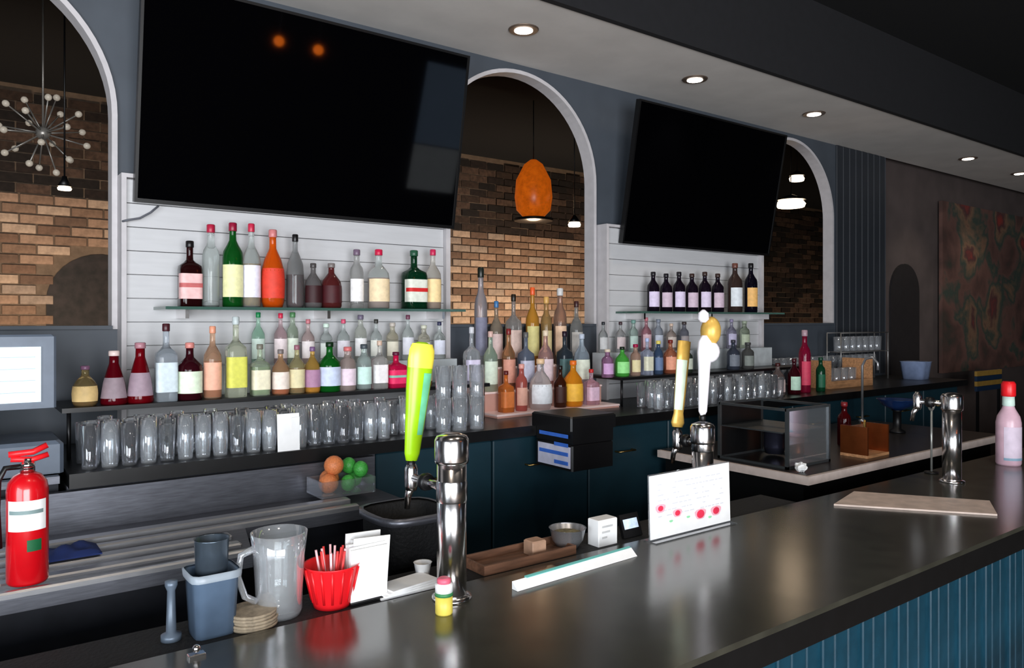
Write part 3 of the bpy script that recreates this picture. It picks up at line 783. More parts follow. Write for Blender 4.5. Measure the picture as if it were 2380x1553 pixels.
MB().lathe([(0, 0), (.07, 0, 5), (.085, .12, 5), (.09, .125, 5), (.078, .12, 5), (.066, .01, 5), (0, .01)], 20).build('tub_body', mat('pale_blue_plastic', (130, 146, 180), .5), t)

# black dispenser box on the counter front
xa = XA(1330, 2.13)
t = thing('paper_dispenser', 'black box with a blue and white side mounted on the teal cabinets', 'dispenser', (xa, 2.13, 0))
zt, zb = CT + .062, E - .565
MB().bbox(0, .215, 0, .218, zb, CT-.05, .006).build('housing', blackp, t)
MB().bbox(-.01, .225, -.006, .235, CT+.001, CT+.055, .006).build('lid', blackp, t)
MB().box(.004, .211, .0, .218, CT-.05, CT+.001).build('collar', blackp, t)
blue = mat('print_blue', (60, 110, 206), .5); pale = mat('print_pale', (206, 206, 226), .5)
MB().box(-.003, 0, .01, .2, zb+.01, CT-.06).build('side_print', pale, t)
m2 = MB()
for k in range(4): m2.box(-.0045, -.003, .02, .19 if k % 2 else .1, zb+.02+k*.034, zb+.034+k*.034)
m2.build('print_stripes', blue, t)

# point-of-sale terminal at the far left
Yp = 2.45
x1, Z1 = XZ(97, Yp)
t = thing('register_monitor', 'grey framed register monitor with pale screen at the left edge', 'monitor', (x1-.17, Yp, E-.31))
gm = mat('monitor_grey', (96, 106, 120), .45, vary=.04)
hh0, hh1 = ZA(50, Yp, 952)-(E-.31), ZA(50, Yp, 778)-(E-.31)
MB().bbox(-.24, .205, .002, .045, hh0, hh1, .006).build('casing', gm, t)
MB().box(-.20, .168, -.003, .002, ZA(90, Yp, 934)-(E-.31), ZA(90, Yp, 806)-(E-.31)).build('screen', mat('lit_monitor_screen', (206, 226, 230), .3, emit=.75, vary=.02), t)
m2 = MB()
for k in range(4): m2.box(-.19, .155, -.0042, -.003, hh0+.045+k*.032, hh0+.047+k*.032)
m2.build('screen_lines', mat('screen_grey', (150, 170, 178), .4, emit=.3, vary=0), t)
MB().box(-.06, .06, .02, .07, -.02, hh0).build('stand', gm, t)
MB().bbox(-.24, .22, -.03, .2, -.11, -.02, .01).build('base_drawer', gm, t)
tcab = thing('left_back_cabinet', 'dark grey low cabinet under the register monitor', 'cabinet', (0, 0, 0))
MB().box(-1.8, XC0-.02, 2.4, YB-.01, 0, E-.42).build('cabinet_body', steelf, tcab)
MB().box(-1.8, XC0-.02, 2.37, YB-.01, E-.44, E-.42).build('cabinet_top', steeld, tcab)

# ------------------------------------------------------------------ stainless underbar worktop
WZ = E - .568
t = thing('steel_drainboard', 'long stainless steel underbar drainboard with ridges, left', 'sink unit', (0, 0, 0))
MB().prism([(-1.8, 1.85), (.60, 1.85), (.66, 2.1), (1.17, 2.1), (1.17, 2.36), (-1.8, 2.36)], WZ-.03, WZ).build('worktop', steeld, t)
MB().box(-1.8, .58, 1.89, 2.34, .12, WZ-.03).build('apron', steelf, t)
MB().box(.58, 1.15, 2.13, 2.34, .12, WZ-.03).build('side_apron', steelf, t)
MB().box(-1.8, 1.17, 2.34, 2.365, WZ, CT-.045).build('backsplash', steeld, t)
for k, (ya, yb, z) in enumerate(((1.85, 1.868, .014), (1.93, 1.965, .010), (2.01, 2.05, .012), (2.10, 2.125, .016), (2.16, 2.20, .022))):
    MB().bbox(-1.8, (.60 if k < 3 else 1.0), ya, yb, WZ, WZ+z, .004).build('ridge', steel, t)
for xx in (-1.6, .4, 1.0):
    MB().tube([(xx, 2.2, 0), (xx, 2.2, .12)], .02, 8).build('leg', steeld, t)

# fire extinguisher
x = XA(64, 1.905)
t = thing('fire_extinguisher', 'small red fire extinguisher with white label standing at the left', 'fire extinguisher', (x, 1.905, WZ+.0145))
MB().lathe([(0, 0), (.036, 0), (.039, .006), (.039, .195), (.036, .212), (.026, .226), (.014, .232)], 24).build('cylinder', extred, t)
MB().lathe([(.0396, .115), (.0396, .178)], 18, arc=(-pi/2-1.1, -pi/2+.9)).build('label_sheet', paper, t)
MB().lathe([(.0402, .150), (.0402, .158)], 18, arc=(-pi/2-1.0, -pi/2+.7)).build('label_band', mat('label_grey', (120, 140, 140), .6), t)
MB().lathe([(.0396, .072), (.0396, .096)], 12, arc=(-pi/2-.1, -pi/2+.6)).build('green_tag', mat('tag_green', (10, 90, 50), .6), t)
MB().lathe([(.014, .232), (.014, .25), (.009, .256), (.009, .262)], 14).build('valve', chrome, t)
MB().tube([(-.03, 0, .262), (.01, 0, .258), (.038, 0, .266)], .006, 8).build('lower_lever', redp, t)
MB().tube([(-.034, 0, .272), (.01, 0, .274), (.036, 0, .286)], .0065, 8).build('upper_lever', redp, t)
MB().tube([(-.012, 0, .245), (-.04, -.005, .245), (-.052, -.008, .22), (-.054, -.008, .16), (-.05, -.006, .08)], .006, 8).build('hose', blackp, t)
MB().lathe([(.011, -.002), (.013, .003), (.011, .008)], 12, c=(0, -.012, .246)).build('gauge', chrome, t)
# blue cloth
x, Z = XZ(172, 2.0)
t = thing('bar_cloth', 'crumpled dark blue cloth lying on the steel drainboard', 'cloth', (x, 2.06, WZ+.0165))
vs = []; N = 12
for j in range(N+1):
    for i in range(N+1):
        u, v = i/N-.5, j/N-.5
        e = max(0, 1-max(abs(u), abs(v))*2)
        vs.append((u*.12, v*.09, .004 + .028*e**.5*(0.6+.4*sin(9*u+3)*cos(8*v+1))))
m2 = MB().add(vs, [(j*(N+1)+i, j*(N+1)+i+1, (j+1)*(N+1)+i+1, (j+1)*(N+1)+i) for j in range(N) for i in range(N)], True)
m2.box(-.06, .06, -.045, .045, 0, .004)
m2.build('cloth_sheet', mat('blue_cloth', (22, 40, 92), .9, vary=.1), t)
# fruit tub
x, Z = XZ(796, 2.25)
t = thing('fruit_tub', 'clear shallow tub holding limes and oranges on the steel drainboard', 'tub', (x, 2.26, WZ+.022))
MB().box(-.085, .085, -.055, .055, 0, .006).build('tub_base', glass, t)
for (a, b, c2, d2) in ((-.09, -.085, -.06, .06), (.085, .09, -.06, .06), (-.085, .085, -.06, -.055), (-.085, .085, .055, .06)):
    MB().box(a, b, c2, d2, 0, .05).build('tub_side', glass, t)
lime = mat('lime_peel', (60, 150, 60), .4, vary=.12, bump=.2, scale=200); orange = mat('orange_peel', (206, 120, 70), .45, vary=.1, bump=.2, scale=200)
lm = MB().ball((0, 0, 0), .024, 14, 8, 1.1).mesh('lime'); lm.materials.append(lime)
om = MB().ball((0, 0, 0), .031, 14, 8).mesh('orange'); om.materials.append(orange)
for k, (dx, dy, dz) in enumerate(((.012, -.026, .032), (.058, .026, .032), (.035, .020, .078), (.058, -.02, .070))):
    o = bpy.data.objects.new('lime', lm); COL.objects.link(o); o.location = (x+dx, 2.26+dy, WZ+.022+dz)
    tag(o, 'green lime in the clear tub, ' + ['low front left', 'low rear right', 'high rear', 'high front right'][k], 'lime', 'limes in the fruit tub')
for k, (dx, dy, dz) in enumerate(((-.052, -.022, .038), (-.03, .024, .042), (-.03, -.012, .09))):
    o = bpy.data.objects.new('orange', om); COL.objects.link(o); o.location = (x+dx, 2.26+dy, WZ+.022+dz)
    tag(o, 'orange in the clear tub beside the limes, ' + ['low front', 'low rear', 'on top'][k], 'orange', 'oranges in the fruit tub')
# black wire basket
x, Z = XZ(945, 1.75)
t = thing('waste_bin', 'black perforated bin behind the bar beside the near beer tower', 'bin', (x, 1.75, 0))
zt = ZA(945, 1.75, 1188)
MB().lathe([(0, 0, 4), (.075, 0, 4), (.10, zt, 4), (.104, zt+.006, 4), (.094, zt, 4), (.07, .02, 4), (0, .02)], 24).build('bin_body', rubber, t)
MB().lathe([(.101, zt-.012, 4), (.108, zt-.01, 4), (.108, zt+.008, 4), (.098, zt+.008, 4)], 24, arc=(0, 2*pi)).build('rim', steeld, t)

# ------------------------------------------------------------------ the bar
BZ = E - .58
def yb(x): return 1.413 - .012*(x-.7)
XB0, XB1 = -1.4, 6.2
t = thing('bar_counter', 'long dark stone-topped bar with teal vertical tile front', 'bar counter', (0, 0, 0))
m2 = MB().prism([(XB0, .853), (XB1, .853), (XB1, yb(XB1)), (XB0, yb(XB0))], BZ-.012, BZ)
m2.build('bar_top', stone, t)
m2 = MB().prism([(XB0, .857), (XB1, .857), (XB1, yb(XB1)-.004), (XB0, yb(XB0)-.004)], BZ-.07, BZ-.012)
m2.build('edge_apron', stone_e, t)
MB().prism([(XB0, .93), (XB1, .93), (XB1, yb(XB1)-.06), (XB0, yb(XB0)-.03)], 0, BZ-.07).build('bar_body', stone_e, t)
m2 = MB().prism([(XB0, yb(XB0)), (2.2, yb(2.2)), (2.2, yb(2.2)+.15), (XB0, yb(XB0)+.15)], BZ-.03, BZ-.006)
m2.build('service_rail', rubber, t)
pit = .055; me = MB().bbox(.001, pit-.0015, -.012, 0, .06, BZ-.071, .003).mesh('tile'); me.materials.append(tealt)
me2 = MB().bbox(.0, .008, -.020, 0, .06, BZ-.071, .003).mesh('bead'); me2.materials.append(tealt)
x = 1.03; k = 0
while x < 4.2:
    piece('tile', me, None, t, (x, .93, 0))
    if k % 3 == 0: piece('bead', me2, None, t, (x-.005, .93, 0))
    x += pit; k += 1
# pale bar mat across the bar
pts = []
for px, py in ((1938, 1176), (1985, 1146), (2300, 1168), (2318, 1200)):
    tt = (px-CX)/FPX; Zz = .58*FPX/(py-HY); pts.append((Zz*(FX+FY*tt), Zz*(FY-FX*tt)))
cxm = sum(p[0] for p in pts)/4; cym = sum(p[1] for p in pts)/4
if sum((pts[i][0]*pts[(i+1)%4][1]-pts[(i+1)%4][0]*pts[i][1]) for i in range(4)) < 0: pts.reverse()
o = MB().prism(pts, BZ+.0005, BZ+.006).build('bar_mat', mat('pale_mat', (206, 186, 174), .5, vary=.08))
tag(o, 'pale tan mat strip lying across the bar before the far beer tower', 'mat')

# ------------------------------------------------------------------ beer towers
def tower(x, y, label, h=.325, sl=.075, sz=None, zb=None):
    sz = h-.03 if sz is None else sz
    t = thing('beer_tower', label, 'beer tower', (x, y, BZ if zb is None else zb))
    R = .031
    MB().lathe([(R*1.35, 0), (R*1.35, .006), (R, .012)], 28).build('base_flange', chrome, t)
    MB().lathe([(R, .006), (R, h-.05)], 28).build('column', chrome, t)
    MB().lathe([(R*1.12, h-.052), (R*1.16, h-.046), (R*1.16, h-.004), (R*1.02, h+.004), (R*.5, h+.01)], 28).build('cap', chrome, t)
    MB().lathe([(R*1.02, sz-.022), (R*1.06, sz-.018), (R*1.06, sz+.018), (R*1.02, sz+.022)], 28, arc=(0, 2*pi)).build('shank_collar', chrome, t)
    MB().tube([(0, R*.8, sz), (0, R+sl, sz)], .0095, 12).build('shank', chrome, t)
    y2 = R+sl+.015
    m2 = MB().lathe([(.012, -.025), (.015, -.015), (.015, .025), (.010, .034), (.007, .040)], 14, c=(0, y2, sz-.005))
    m2.tube([(0, y2, sz-.02), (0, y2+.015, sz-.045), (0, y2+.02, sz-.075)], [.010, .008, .007], 10)
    m2.build('faucet', chrome, t)
    MB().lathe([(.017, -.012), (.02, 0), (.017, .012)], 14, M=Matrix.Translation((0, R+sl*.6, sz)) @ Matrix.Rotation(pi/2, 4, 'X')).build('nut', blackp, t)
    return t
xt = XA(1050, 1.345)
tower(xt, 1.345, 'near chrome beer tower with the green tap handle', .335, .125, .225)
yT2 = 1.452
xt2 = XA(1633, yT2)
tower(xt2, yT2, 'middle chrome beer tower behind the white menu sign', .277, .05, .225, BZ-.006)
xt3 = 2.90
tower(xt3, 1.238, 'far chrome beer tower near the right edge', .31)

def handle(loc, h, lean, prof, m, label, name='tap_handle', extra=None, flat=.55):
    t = thing(name, label, 'tap handle', loc); t.rotation_euler = lean
    M = Matrix.Diagonal((1, flat, 1, 1))
    MB().lathe([(r, z*h) for r, z in prof], 20, M=M).build('grip', m, t)
    MB().lathe([(.008, -.018), (.010, -.006), (.007, .004)], 12).build('ferrule', blackp, t)
    if extra: extra(t, h)
    return t
greenm = mat('lime_green_enamel', (156, 206, 20), .3, vary=.08, scale=12)
def ex_green(t, h):
    MB().lathe([(.0315, h*.78), (.0332, h*.86), (.0325, h*.93), (.0262, h*.985)], 14, arc=(-pi*.95, -pi*.1), M=Matrix.Diagonal((1.02, .56, 1, 1))).build('yellow_tip', mat('handle_yellow', (244, 226, 80), .3, vary=.05), t)
    MB().lathe([(.0215, h*.22), (.027, h*.5), (.0318, h*.74)], 10, arc=(-pi*.48, -pi*.22), M=Matrix.Diagonal((1.03, .58, 1, 1))).build('blue_stripe', mat('handle_blue', (110, 196, 150), .35, vary=.1), t)
handle((xt, 1.345+.031+.14, BZ+.262), .270, (0, radians(6), 0), [(.014, 0), (.019, .06), (.024, .3), (.030, .6), (.0325, .85), (.027, .97), (.012, 1.0)], greenm, 'tall lime green tap handle with yellow tip on near tower', extra=ex_green)
goldm = mat('handle_gold', (214, 172, 84), .35, metal=.2, vary=.1); creamm = mat('handle_pale_green', (210, 224, 204), .4, vary=.05); whitem = mat('handle_white', (246, 242, 248), .35, vary=.02)
def ex_gold(t, h):
    MB().lathe([(.0205, h*.20), (.0235, h*.5), (.0262, h*.78)], 12, arc=(-pi*1.0, -pi*.45), M=Matrix.Diagonal((1.03, .58, 1, 1))).build('pale_face', creamm, t)
handle((xt2, yT2+.031+.065, BZ+.256), .262, (0, radians(7), 0), [(.020, 0), (.026, .05), (.019, .16), (.0225, .4), (.025, .8), (.0255, 1.0), (.018, 1.005)], goldm, 'gold and pale green tap handle, left one on middle tower', extra=ex_gold)
def ex_bird(t, h):
    MB().ball((.024, 0, h*1.06), .030, 16, 10, 1.45).build('gold_figure', goldm, t)
    MB().lathe([(.008, 0), (.017, .010), (.015, .028), (.004, .038)], 12, c=(-.012, 0, h*1.16)).build('crest', whitem, t)
    MB().ball((.022, 0, h*.80), .030, 14, 8, 1.1).build('shoulder', whitem, t)
    MB().ball((.040, 0, h*.96), .010, 10, 6, 1.2).build('wing', whitem, t)
handle((xt2, yT2, BZ+.277+.024), .235, (0, radians(3), 0), [(.008, 0), (.015, .05), (.018, .3), (.021, .6), (.026, .78), (.024, .92), (.012, 1.0)], whitem, 'white tap handle topped by a gold figure on middle tower', extra=ex_bird, flat=.7)

# ------------------------------------------------------------------ menu sign
ys = 1.370
xa, xb_ = XA(1512, ys), XA(1697, ys)
wS = xb_-xa
t = thing('menu_sign', 'white menu card in a clear acrylic stand on the bar', 'sign', ((xa+xb_)/2, ys, BZ))
hs = .172
tilt = Matrix.Rotation(-.03, 4, 'X')
MB().box(-wS/2, wS/2, -.0008, .0008, .006, hs, tilt).build('menu_sheet', paper, t)
MB().box(-wS/2-.003, wS/2+.003, .001, .003, .003, hs+.003, tilt).build('acrylic_back', glass, t)
MB().box(-wS/2-.003, wS/2+.003, -.022, .022, 0, .003).build('stand_base', glass, t)
m2 = MB(); random.seed(5)
for r in range(7):
    z = hs - .028 - r*.014; x = -wS/2+.03
    while x < wS/2-.03:
        w = random.uniform(.006, .022)
        if random.random() < .75: m2.box(x, min(x+w, wS/2-.02), -.0014, -.0008, z, z+.0028, tilt)
        x += w + .005
m2.build('faint_print', mat('faint_grey_print', (206, 206, 212), .7, vary=0), t)
redprint = mat('red_print', (226, 50, 80), .6, vary=.1); pinkp = mat('pink_print', (246, 176, 190), .6, vary=.1); greenp = mat('green_print', (150, 220, 170), .6, vary=.05)
def blob(cx, cz, r, m, nm, sq=.7):
    vs = [(cx + r*cos(a)*(1+.15*sin(3*a)), -.0016, cz + r*sq*sin(a)*(1+.15*cos(2*a))) for a in [2*pi*k/14 for k in range(14)]]
    n = 14; vs2 = [(x, -.0008, z) for x, y, z in vs]
    mm = MB().add([tilt @ Vector(v) for v in vs+vs2], [tuple(range(n))] + [(k, n+k, n+(k+1) % n, (k+1) % n) for k in range(n)])
    mm.build(nm, m, t)
for px, py, rp in ((1536, 1186, 12), (1575, 1196, 11), (1628, 1198, 14), (1664, 1190, 13)):
    xx, Zq = XZ(px, ys); zq = E+(HY-py)*Zq/FPX
    blob(xx-(xa+xb_)/2, zq-BZ+.004, rp*Zq/FPX*1.4, pinkp, 'pink_halo')
for px, py, rp in ((1536, 1186, 8), (1575, 1196, 8), (1628, 1198, 12), (1664, 1190, 10)):
    xx, Zq = XZ(px, ys); zq = E+(HY-py)*Zq/FPX
    vv = rp*Zq/FPX
    n = 12; cx_, cz_ = xx-(xa+xb_)/2, zq-BZ+.004
    vs = [(cx_ + vv*1.1*cos(2*pi*k/n), -.0024, cz_ + vv*.8*sin(2*pi*k/n)) for k in range(n)]; vs2 = [(x, -.0016, z) for x, y, z in vs]
    MB().add([tilt @ Vector(v) for v in vs+vs2], [tuple(range(n))] + [(k, n+k, n+(k+1) % n, (k+1) % n) for k in range(n)]).build('red_drawing', redprint, t)
for px, py in ((1600, 1205), (1650, 1205), (1560, 1215)):
    xx, Zq = XZ(px, ys); zq = E+(HY-py)*Zq/FPX
    blob(xx-(xa+xb_)/2, zq-BZ+.004, .007, greenp, 'green_drawing', .5)

# ------------------------------------------------------------------ things on the service rail / bar back edge
RZb = BZ - .0055
# steel strip: glare painted in white and cyan, face tilted towards the windows
pA = (XA(1190, 1.312), 1.300); pB = (XA(1470, 1.326), 1.318)
tt = thing('chrome_strip', 'long steel strip with painted glare lying along the inner edge of the bar', 'strip', (0, 0, BZ))
def wedge(y0, y1, h0, h1, ins=0):
    vs = []
    for (px_, py_) in ((pA[0]+ins, pA[1]), (pB[0], pB[1])):
        vs += [(px_, py_+y0, .0005), (px_, py_+y1, .0005), (px_, py_+y1, h1), (px_, py_+y0, h0)]
    return MB().add(vs, [(0, 1, 2, 3), (7, 6, 5, 4), (0, 4, 5, 1), (1, 5, 6, 2), (2, 6, 7, 3), (3, 7, 4, 0)])
wedge(-.008, .012, .001, .017).build('strip_body', mat('strip_white_glare', (252, 252, 252), .3, vary=.01), tt)
wedge(.012, .020, .017, .019, .04).build('strip_edge', mat('strip_cyan_glare', (120, 206, 200), .3, vary=.02), tt)
# white napkins in holder
yn = 1.465
x, Z = XZ(850, yn)
t = thing('napkin_holder', 'black napkin holder behind the bar edge filled with white napkins', 'holder', (x, yn, RZb))
MB().box(-.046, .046, -.028, .028, 0, .006).build('holder_base', blackp, t)
MB().box(-.046, .046, .026, .029, .006, .05).build('holder_back', blackp, t)
nap = MB().box(-.041, .041, -.0016, .0016, 0, .118).mesh('napkin'); nap.materials.append(paper)
for k in range(9):
    o = bpy.data.objects.new('napkin', nap); COL.objects.link(o)
    o.location = (x + random.uniform(-.004, .004), yn - .022 + k*.0055, RZb+.007); o.rotation_euler = (-.02*(k-4)*.5, random.uniform(-.03, .12), random.uniform(-.05, .05)); o.scale = (1, 1, random.uniform(.88, 1.08))
    tag(o, 'white paper napkin in the holder beside the red cup, %s from the front' % ORD[k], 'napkin', 'white napkins in the holder')
# red cup of straws
x, Z = XZ(774, 1.470)
t = thing('red_cup', 'ribbed red plastic cup on the inner bar edge', 'cup', (x, 1.475, RZb))
t.scale = (1.12, 1.12, 1.12)
cm = MB(); n = 28; prof = [(0, 0), (.033, 0), (.036, .01), (.050, .075), (.052, .078), (.049, .076), (.034, .012), (0, .01)]
cm.lathe(prof, n); cm.build('cup_body', redp, t)
rb = MB().tube([(.0365, 0, .012), (.0505, 0, .073)], .0022, 6).mesh('rib'); rb.materials.append(redp)
for k in range(16): piece('rib', rb, None, t, (0, 0, 0), (0, 0, 2*pi*k/16))
sm = MB().tube([(0, 0, 0), (0, 0, .10)], .0026, 6).mesh('straw'); sm.materials.append(mat('pink_straw', (240, 190, 196), .5))
sm2 = MB().tube([(0, 0, 0), (0, 0, .10)], .0026, 6).mesh('straw'); sm2.materials.append(mat('red_straw', (226, 60, 60), .5))
for k in range(12):
    a = k*2.4; r = .006 + .0016*k
    o = bpy.data.objects.new('straw', sm if k % 2 else sm2); COL.objects.link(o); o.location = (x + r*cos(a)*.8, 1.475 + r*sin(a)*.8, RZb+.016)
    o.rotation_euler = (-.16*sin(a), .16*cos(a), 0)
    tag(o, '%s drinking straw standing in the red ribbed cup' % ('pale pink' if k % 2 else 'red'), 'straw', '%s straws in the red cup' % ('pink' if k % 2 else 'red'))
# glass pitcher
x, Z = XZ(651, 1.485)
t = thing('glass_pitcher', 'large clear glass pitcher with handle left of the red cup', 'pitcher', (x, 1.49, RZb))
t.scale = (.92, .92, 1)
MB().lathe([(0, 0), (.044, 0), (.048, .01), (.050, .06), (.054, .12), (.060, .165), (.0575, .165), (.0515, .12), (.0475, .06), (.045, .014), (0, .010)], 28).build('pitcher_body', thin_glass('pitcher_glass', (.86, .88, .88), .42, .14, .06, .08), t)
MB().tube([(-.052, 0, .14), (-.082, 0, .13), (-.088, 0, .09), (-.074, 0, .05), (-.05, 0, .035)], .007, 10).build('handle', mat('pitcher_glass', (0, 0, 0)), t)
# cork coasters
x, Z = XZ(590, 1.465)
cf = MB().lathe([(0, 0), (.045, 0), (.046, .003), (.045, .006)], 24).mesh('coaster'); cf.materials.append(mat('cork', (142, 128, 108), .8, vary=.15, scale=90))
for k in range(5):
    o = bpy.data.objects.new('coaster', cf); COL.objects.link(o); o.location = (x+random.uniform(-.002, .002), 1.47, RZb+.0062*k)
    tag(o, 'round cork coaster in the stack, %s from the bottom, beside the pitcher' % ORD[k], 'coaster', 'stacked cork coasters')
# blue grey tub with shaker
x, Z = XZ(492, 1.485)
t = thing('plastic_caddy', 'blue-grey translucent plastic bar caddy at the lower left', 'caddy', (x, 1.485, RZb))
tb = mat('blue_grey_plastic', (96, 116, 140), .35, trans=.25, vary=.05)
MB().lathe([(0, 0, 6), (.036, 0, 6), (.042, .115, 6), (.045, .118, 6), (.040, .115, 6), (.034, .008, 6), (0, .008)], 28).build('caddy_body', tb, t)
MB().lathe([(.0455, .106, 6), (.0465, .118, 6), (.0435, .120, 6)], 28, arc=(0, 2*pi)).build('caddy_rim', mat('caddy_rim_grey', (140, 150, 160), .35), t)
t = thing('cocktail_shaker', 'brushed steel shaker tin standing in the blue-grey caddy', 'shaker', (x, 1.485, RZb+.009))
MB().lathe([(0, 0), (.024, 0), (.031, .165), (.0325, .167), (.030, .165), (.023, .004), (0, .003)], 24).build('tin', mat('shaker_steel', (110, 124, 138), .3, metal=.8), t)
x, Z = XZ(404, 1.47)
t = thing('bar_muddler', 'grey upright muddler standing in a small base left of caddy', 'muddler', (x, 1.49, RZb))
MB().lathe([(0, 0), (.018, 0), (.018, .01), (.009, .014), (.007, .09), (.011, .1), (.011, .108), (0, .11)], 16).build('muddler_body', mat('muddler_grey', (92, 104, 118), .4, metal=.3), t)
# small chrome hook on bar edge
x, Z = XZ(462, 1.36)
t = thing('chrome_clip', 'small chrome clip on the bar edge below the plastic caddy', 'clip', (x, 1.375, BZ))
MB().bbox(-.014, .014, -.008, .008, 0, .006, .001).build('clip_plate', chrome, t)
MB().ball((0, 0, .014), .007, 12, 8).build('knob', chrome, t)
# white papers
x, Z = XZ(950, 1.45)
t = thing('receipt_pad', 'low stack of white paper slips between napkins and beer tower', 'paper', (x, 1.46, RZb))
for k in range(4):
    MB().box(-.075+.006*k, .075-.004*k, -.03, .03, .0045*k, .0045*k+.004, Matrix.Rotation(.05*k, 4, 'Z')).build('slip', paper, t)
x, Z = XZ(985, 1.50)
t = thing('paper_cup', 'small white paper cup behind the paper slips', 'cup', (x, 1.505, RZb))
MB().lathe([(0, 0), (.014, 0), (.02, .035), (.0215, .036), (.019, .035), (.013, .003), (0, .003)], 18).build('cup_body', paper, t)
# small jar: red top, white, yellow
x, Z = XZ(1038, 1.275)
t = thing('spice_shaker', 'small yellow shaker with pink top at the near tower foot', 'shaker', (x, 1.285, BZ))
MB().lathe([(0, 0), (.0165, 0), (.0175, .003), (.0175, .038)], 18).build('jar_body', mat('jar_yellow', (226, 206, 90), .4, vary=.08), t)
MB().lathe([(.0182, .036), (.0182, .043)], 18).build('green_band', mat('jar_green', (60, 130, 80), .4), t)
MB().lathe([(.0175, .043), (.018, .058), (.012, .062)], 18).build('white_shoulder', paper, t)
MB().lathe([(.014, .060), (.014, .068), (.010, .071)], 18).build('lid', mat('jar_pink', (220, 96, 120), .4), t)
# brown wooden tray
x, Z = XZ(1205, 1.47)
t = thing('wooden_tray', 'brown wooden tray on the service rail behind the steel strip', 'tray', (x, 1.478, RZb))
MB().box(-.13, .15, -.05, .05, 0, .006).build('tray_base', woodd, t)
for a, b, c2, d2 in ((-.13, .15, -.05, -.044), (-.13, .15, .044, .05), (-.13, -.124, -.044, .044), (.144, .15, -.044, .044)):
    MB().box(a, b, c2, d2, .006, .022).build('tray_side', woodd, t)
x, Z = XZ(1248, 1.47)
o = thing('wooden_coaster_block', 'small tan wooden block standing in the brown tray', 'block', (x, 1.478, RZb+.0065))
MB().bbox(-.022, .022, -.02, .02, 0, .035, .003).build('block_body', mat('tan_wood', (176, 140, 116), .6, vary=.1), o)
# steel bowl
x, Z = XZ(1328, 1.47)
t = thing('steel_bowl', 'dented steel bowl of garnish left of the white card box', 'bowl', (x, 1.485, RZb))
MB().lathe([(0, 0), (.026, 0), (.040, .02), (.047, .05), (.049, .051), (.045, .049), (.038, .022), (0, .006)], 24).build('bowl_body', steel, t)
MB().lathe([(0, .04), (.03, .04), (.042, .036)], 18).build('garnish', mat('garnish_olive', (128, 120, 90), .7, vary=.3, scale=60, bump=.5), t)
# white card box
x, Z = XZ(1403, 1.45)
t = thing('card_box', 'small white box on the service rail beside the steel bowl', 'box', (x, 1.445, RZb))
MB().bbox(-.034, .034, -.012, .03, 0, .068, .002).build('box_body', paper, t)
m2 = MB()
for k in range(3): m2.box(-.022, -.004 + .01*k, -.0128, -.012, .02+.014*k, .025+.014*k)
m2.build('box_print', mat('box_print_grey', (196, 196, 196), .6), t)
# phone
x, Z = XZ(1470, 1.45)
t = thing('card_reader', 'dark card reader with pale lit display left of the menu sign', 'card reader', (x, 1.45, RZb))
M = Matrix.Rotation(-.35, 4, 'X')
MB().box(-.035, .035, -.005, .005, 0, .062, M).build('casing', blackp, t)
MB().box(-.026, .026, -.0065, -.005, .022, .048, M).build('display', mat('reader_display', (196, 214, 240), .3, emit=.5, vary=.2, scale=50), t)

# ------------------------------------------------------------------ peninsula counter and its things
PX0, PX1, PY0, PY1 = 2.57, 4.3, 1.60, 2.34
PZ = E - .583
t = thing('peninsula_counter', 'steel-edged peninsula counter behind the menu sign', 'counter', (0, 0, 0))
MB().box(PX0+.012, PX1, PY0+.012, PY1-.01, PZ, PZ+.004).build('worktop', mat('peninsula_top', (40, 36, 35), .3, metal=.0, vary=.08), t)
MB().box(PX0-.004, PX1, PY0-.004, PY1, PZ-.030, PZ+.002).build('edge', mat('peninsula_edge', (206, 190, 182), .4, metal=.0, vary=.05), t)
MB().box(PX0+.05, PX1, PY0+.05, PY1, .0, PZ-.04).build('base', stone_e, t)
def pt(px, Y): return XA(px, Y)
# wire-framed glass cabinet
t = thing('glass_cabinet', 'dark framed glass cabinet on the peninsula counter', 'cabinet', (2.62, 1.72, PZ+.0045))
fr = mat('cabinet_frame_grey', (74, 78, 80), .35, metal=.6)
w, d, h = .29, .32, .225
for a, b in ((0, 0), (w, 0), (0, d), (w, d)): MB().box(a-.006, a+.006, b-.006, b+.006, 0, h).build('post', fr, t)
for z in (0, h):
    m2 = MB(); m2.box(-.006, w+.006, -.006, .006, z, z+.01); m2.box(-.006, w+.006, d-.006, d+.006, z, z+.01); m2.box(-.006, .006, 0, d, z, z+.01); m2.box(w-.006, w+.006, 0, d, z, z+.01)
    m2.build('rail', fr, t)
MB().box(.006, w-.006, -.001, .001, .01, h).build('front_pane', glass, t)
MB().box(0, w, d-.004, d, .01, h).build('back_board', stone_e, t)
MB().box(0, w, .02, d-.01, .135, .14).build('inner_shelf', fr, t)
# things inside and beside
def pot(px, Y, z, r, h, m, label, nm, cat):
    x = pt(px, Y); t = thing(nm, label, cat, (x, Y, z))
    MB().lathe([(0, 0), (r*.85, 0), (r, h*.3), (r*.97, h), (r*1.04, h*1.02), (r*.92, h), (r*.9, h*.2), (0, h*.12)], 20).build('body', m, t)
    MB().tube([(r*.95, 0, h*.8), (r*1.4, 0, h*.7), (r*1.4, 0, h*.35), (r*.95, 0, h*.25)], .004, 8).build('handle', m, t)
    return t
pot(1800, 1.93, PZ+.0155, .045, .10, mat('gunmetal', (74, 74, 92), .25, metal=.8), 'gunmetal mug inside the glass cabinet', 'metal_mug', 'mug')
cop = mat('copper', (176, 96, 52), .3, metal=.9)
pot(1852, 1.80, PZ+.0155, .03, .10, cop, 'copper mug inside the glass cabinet right of the gunmetal mug', 'copper_mug', 'mug')
x = pt(1862, 1.66)
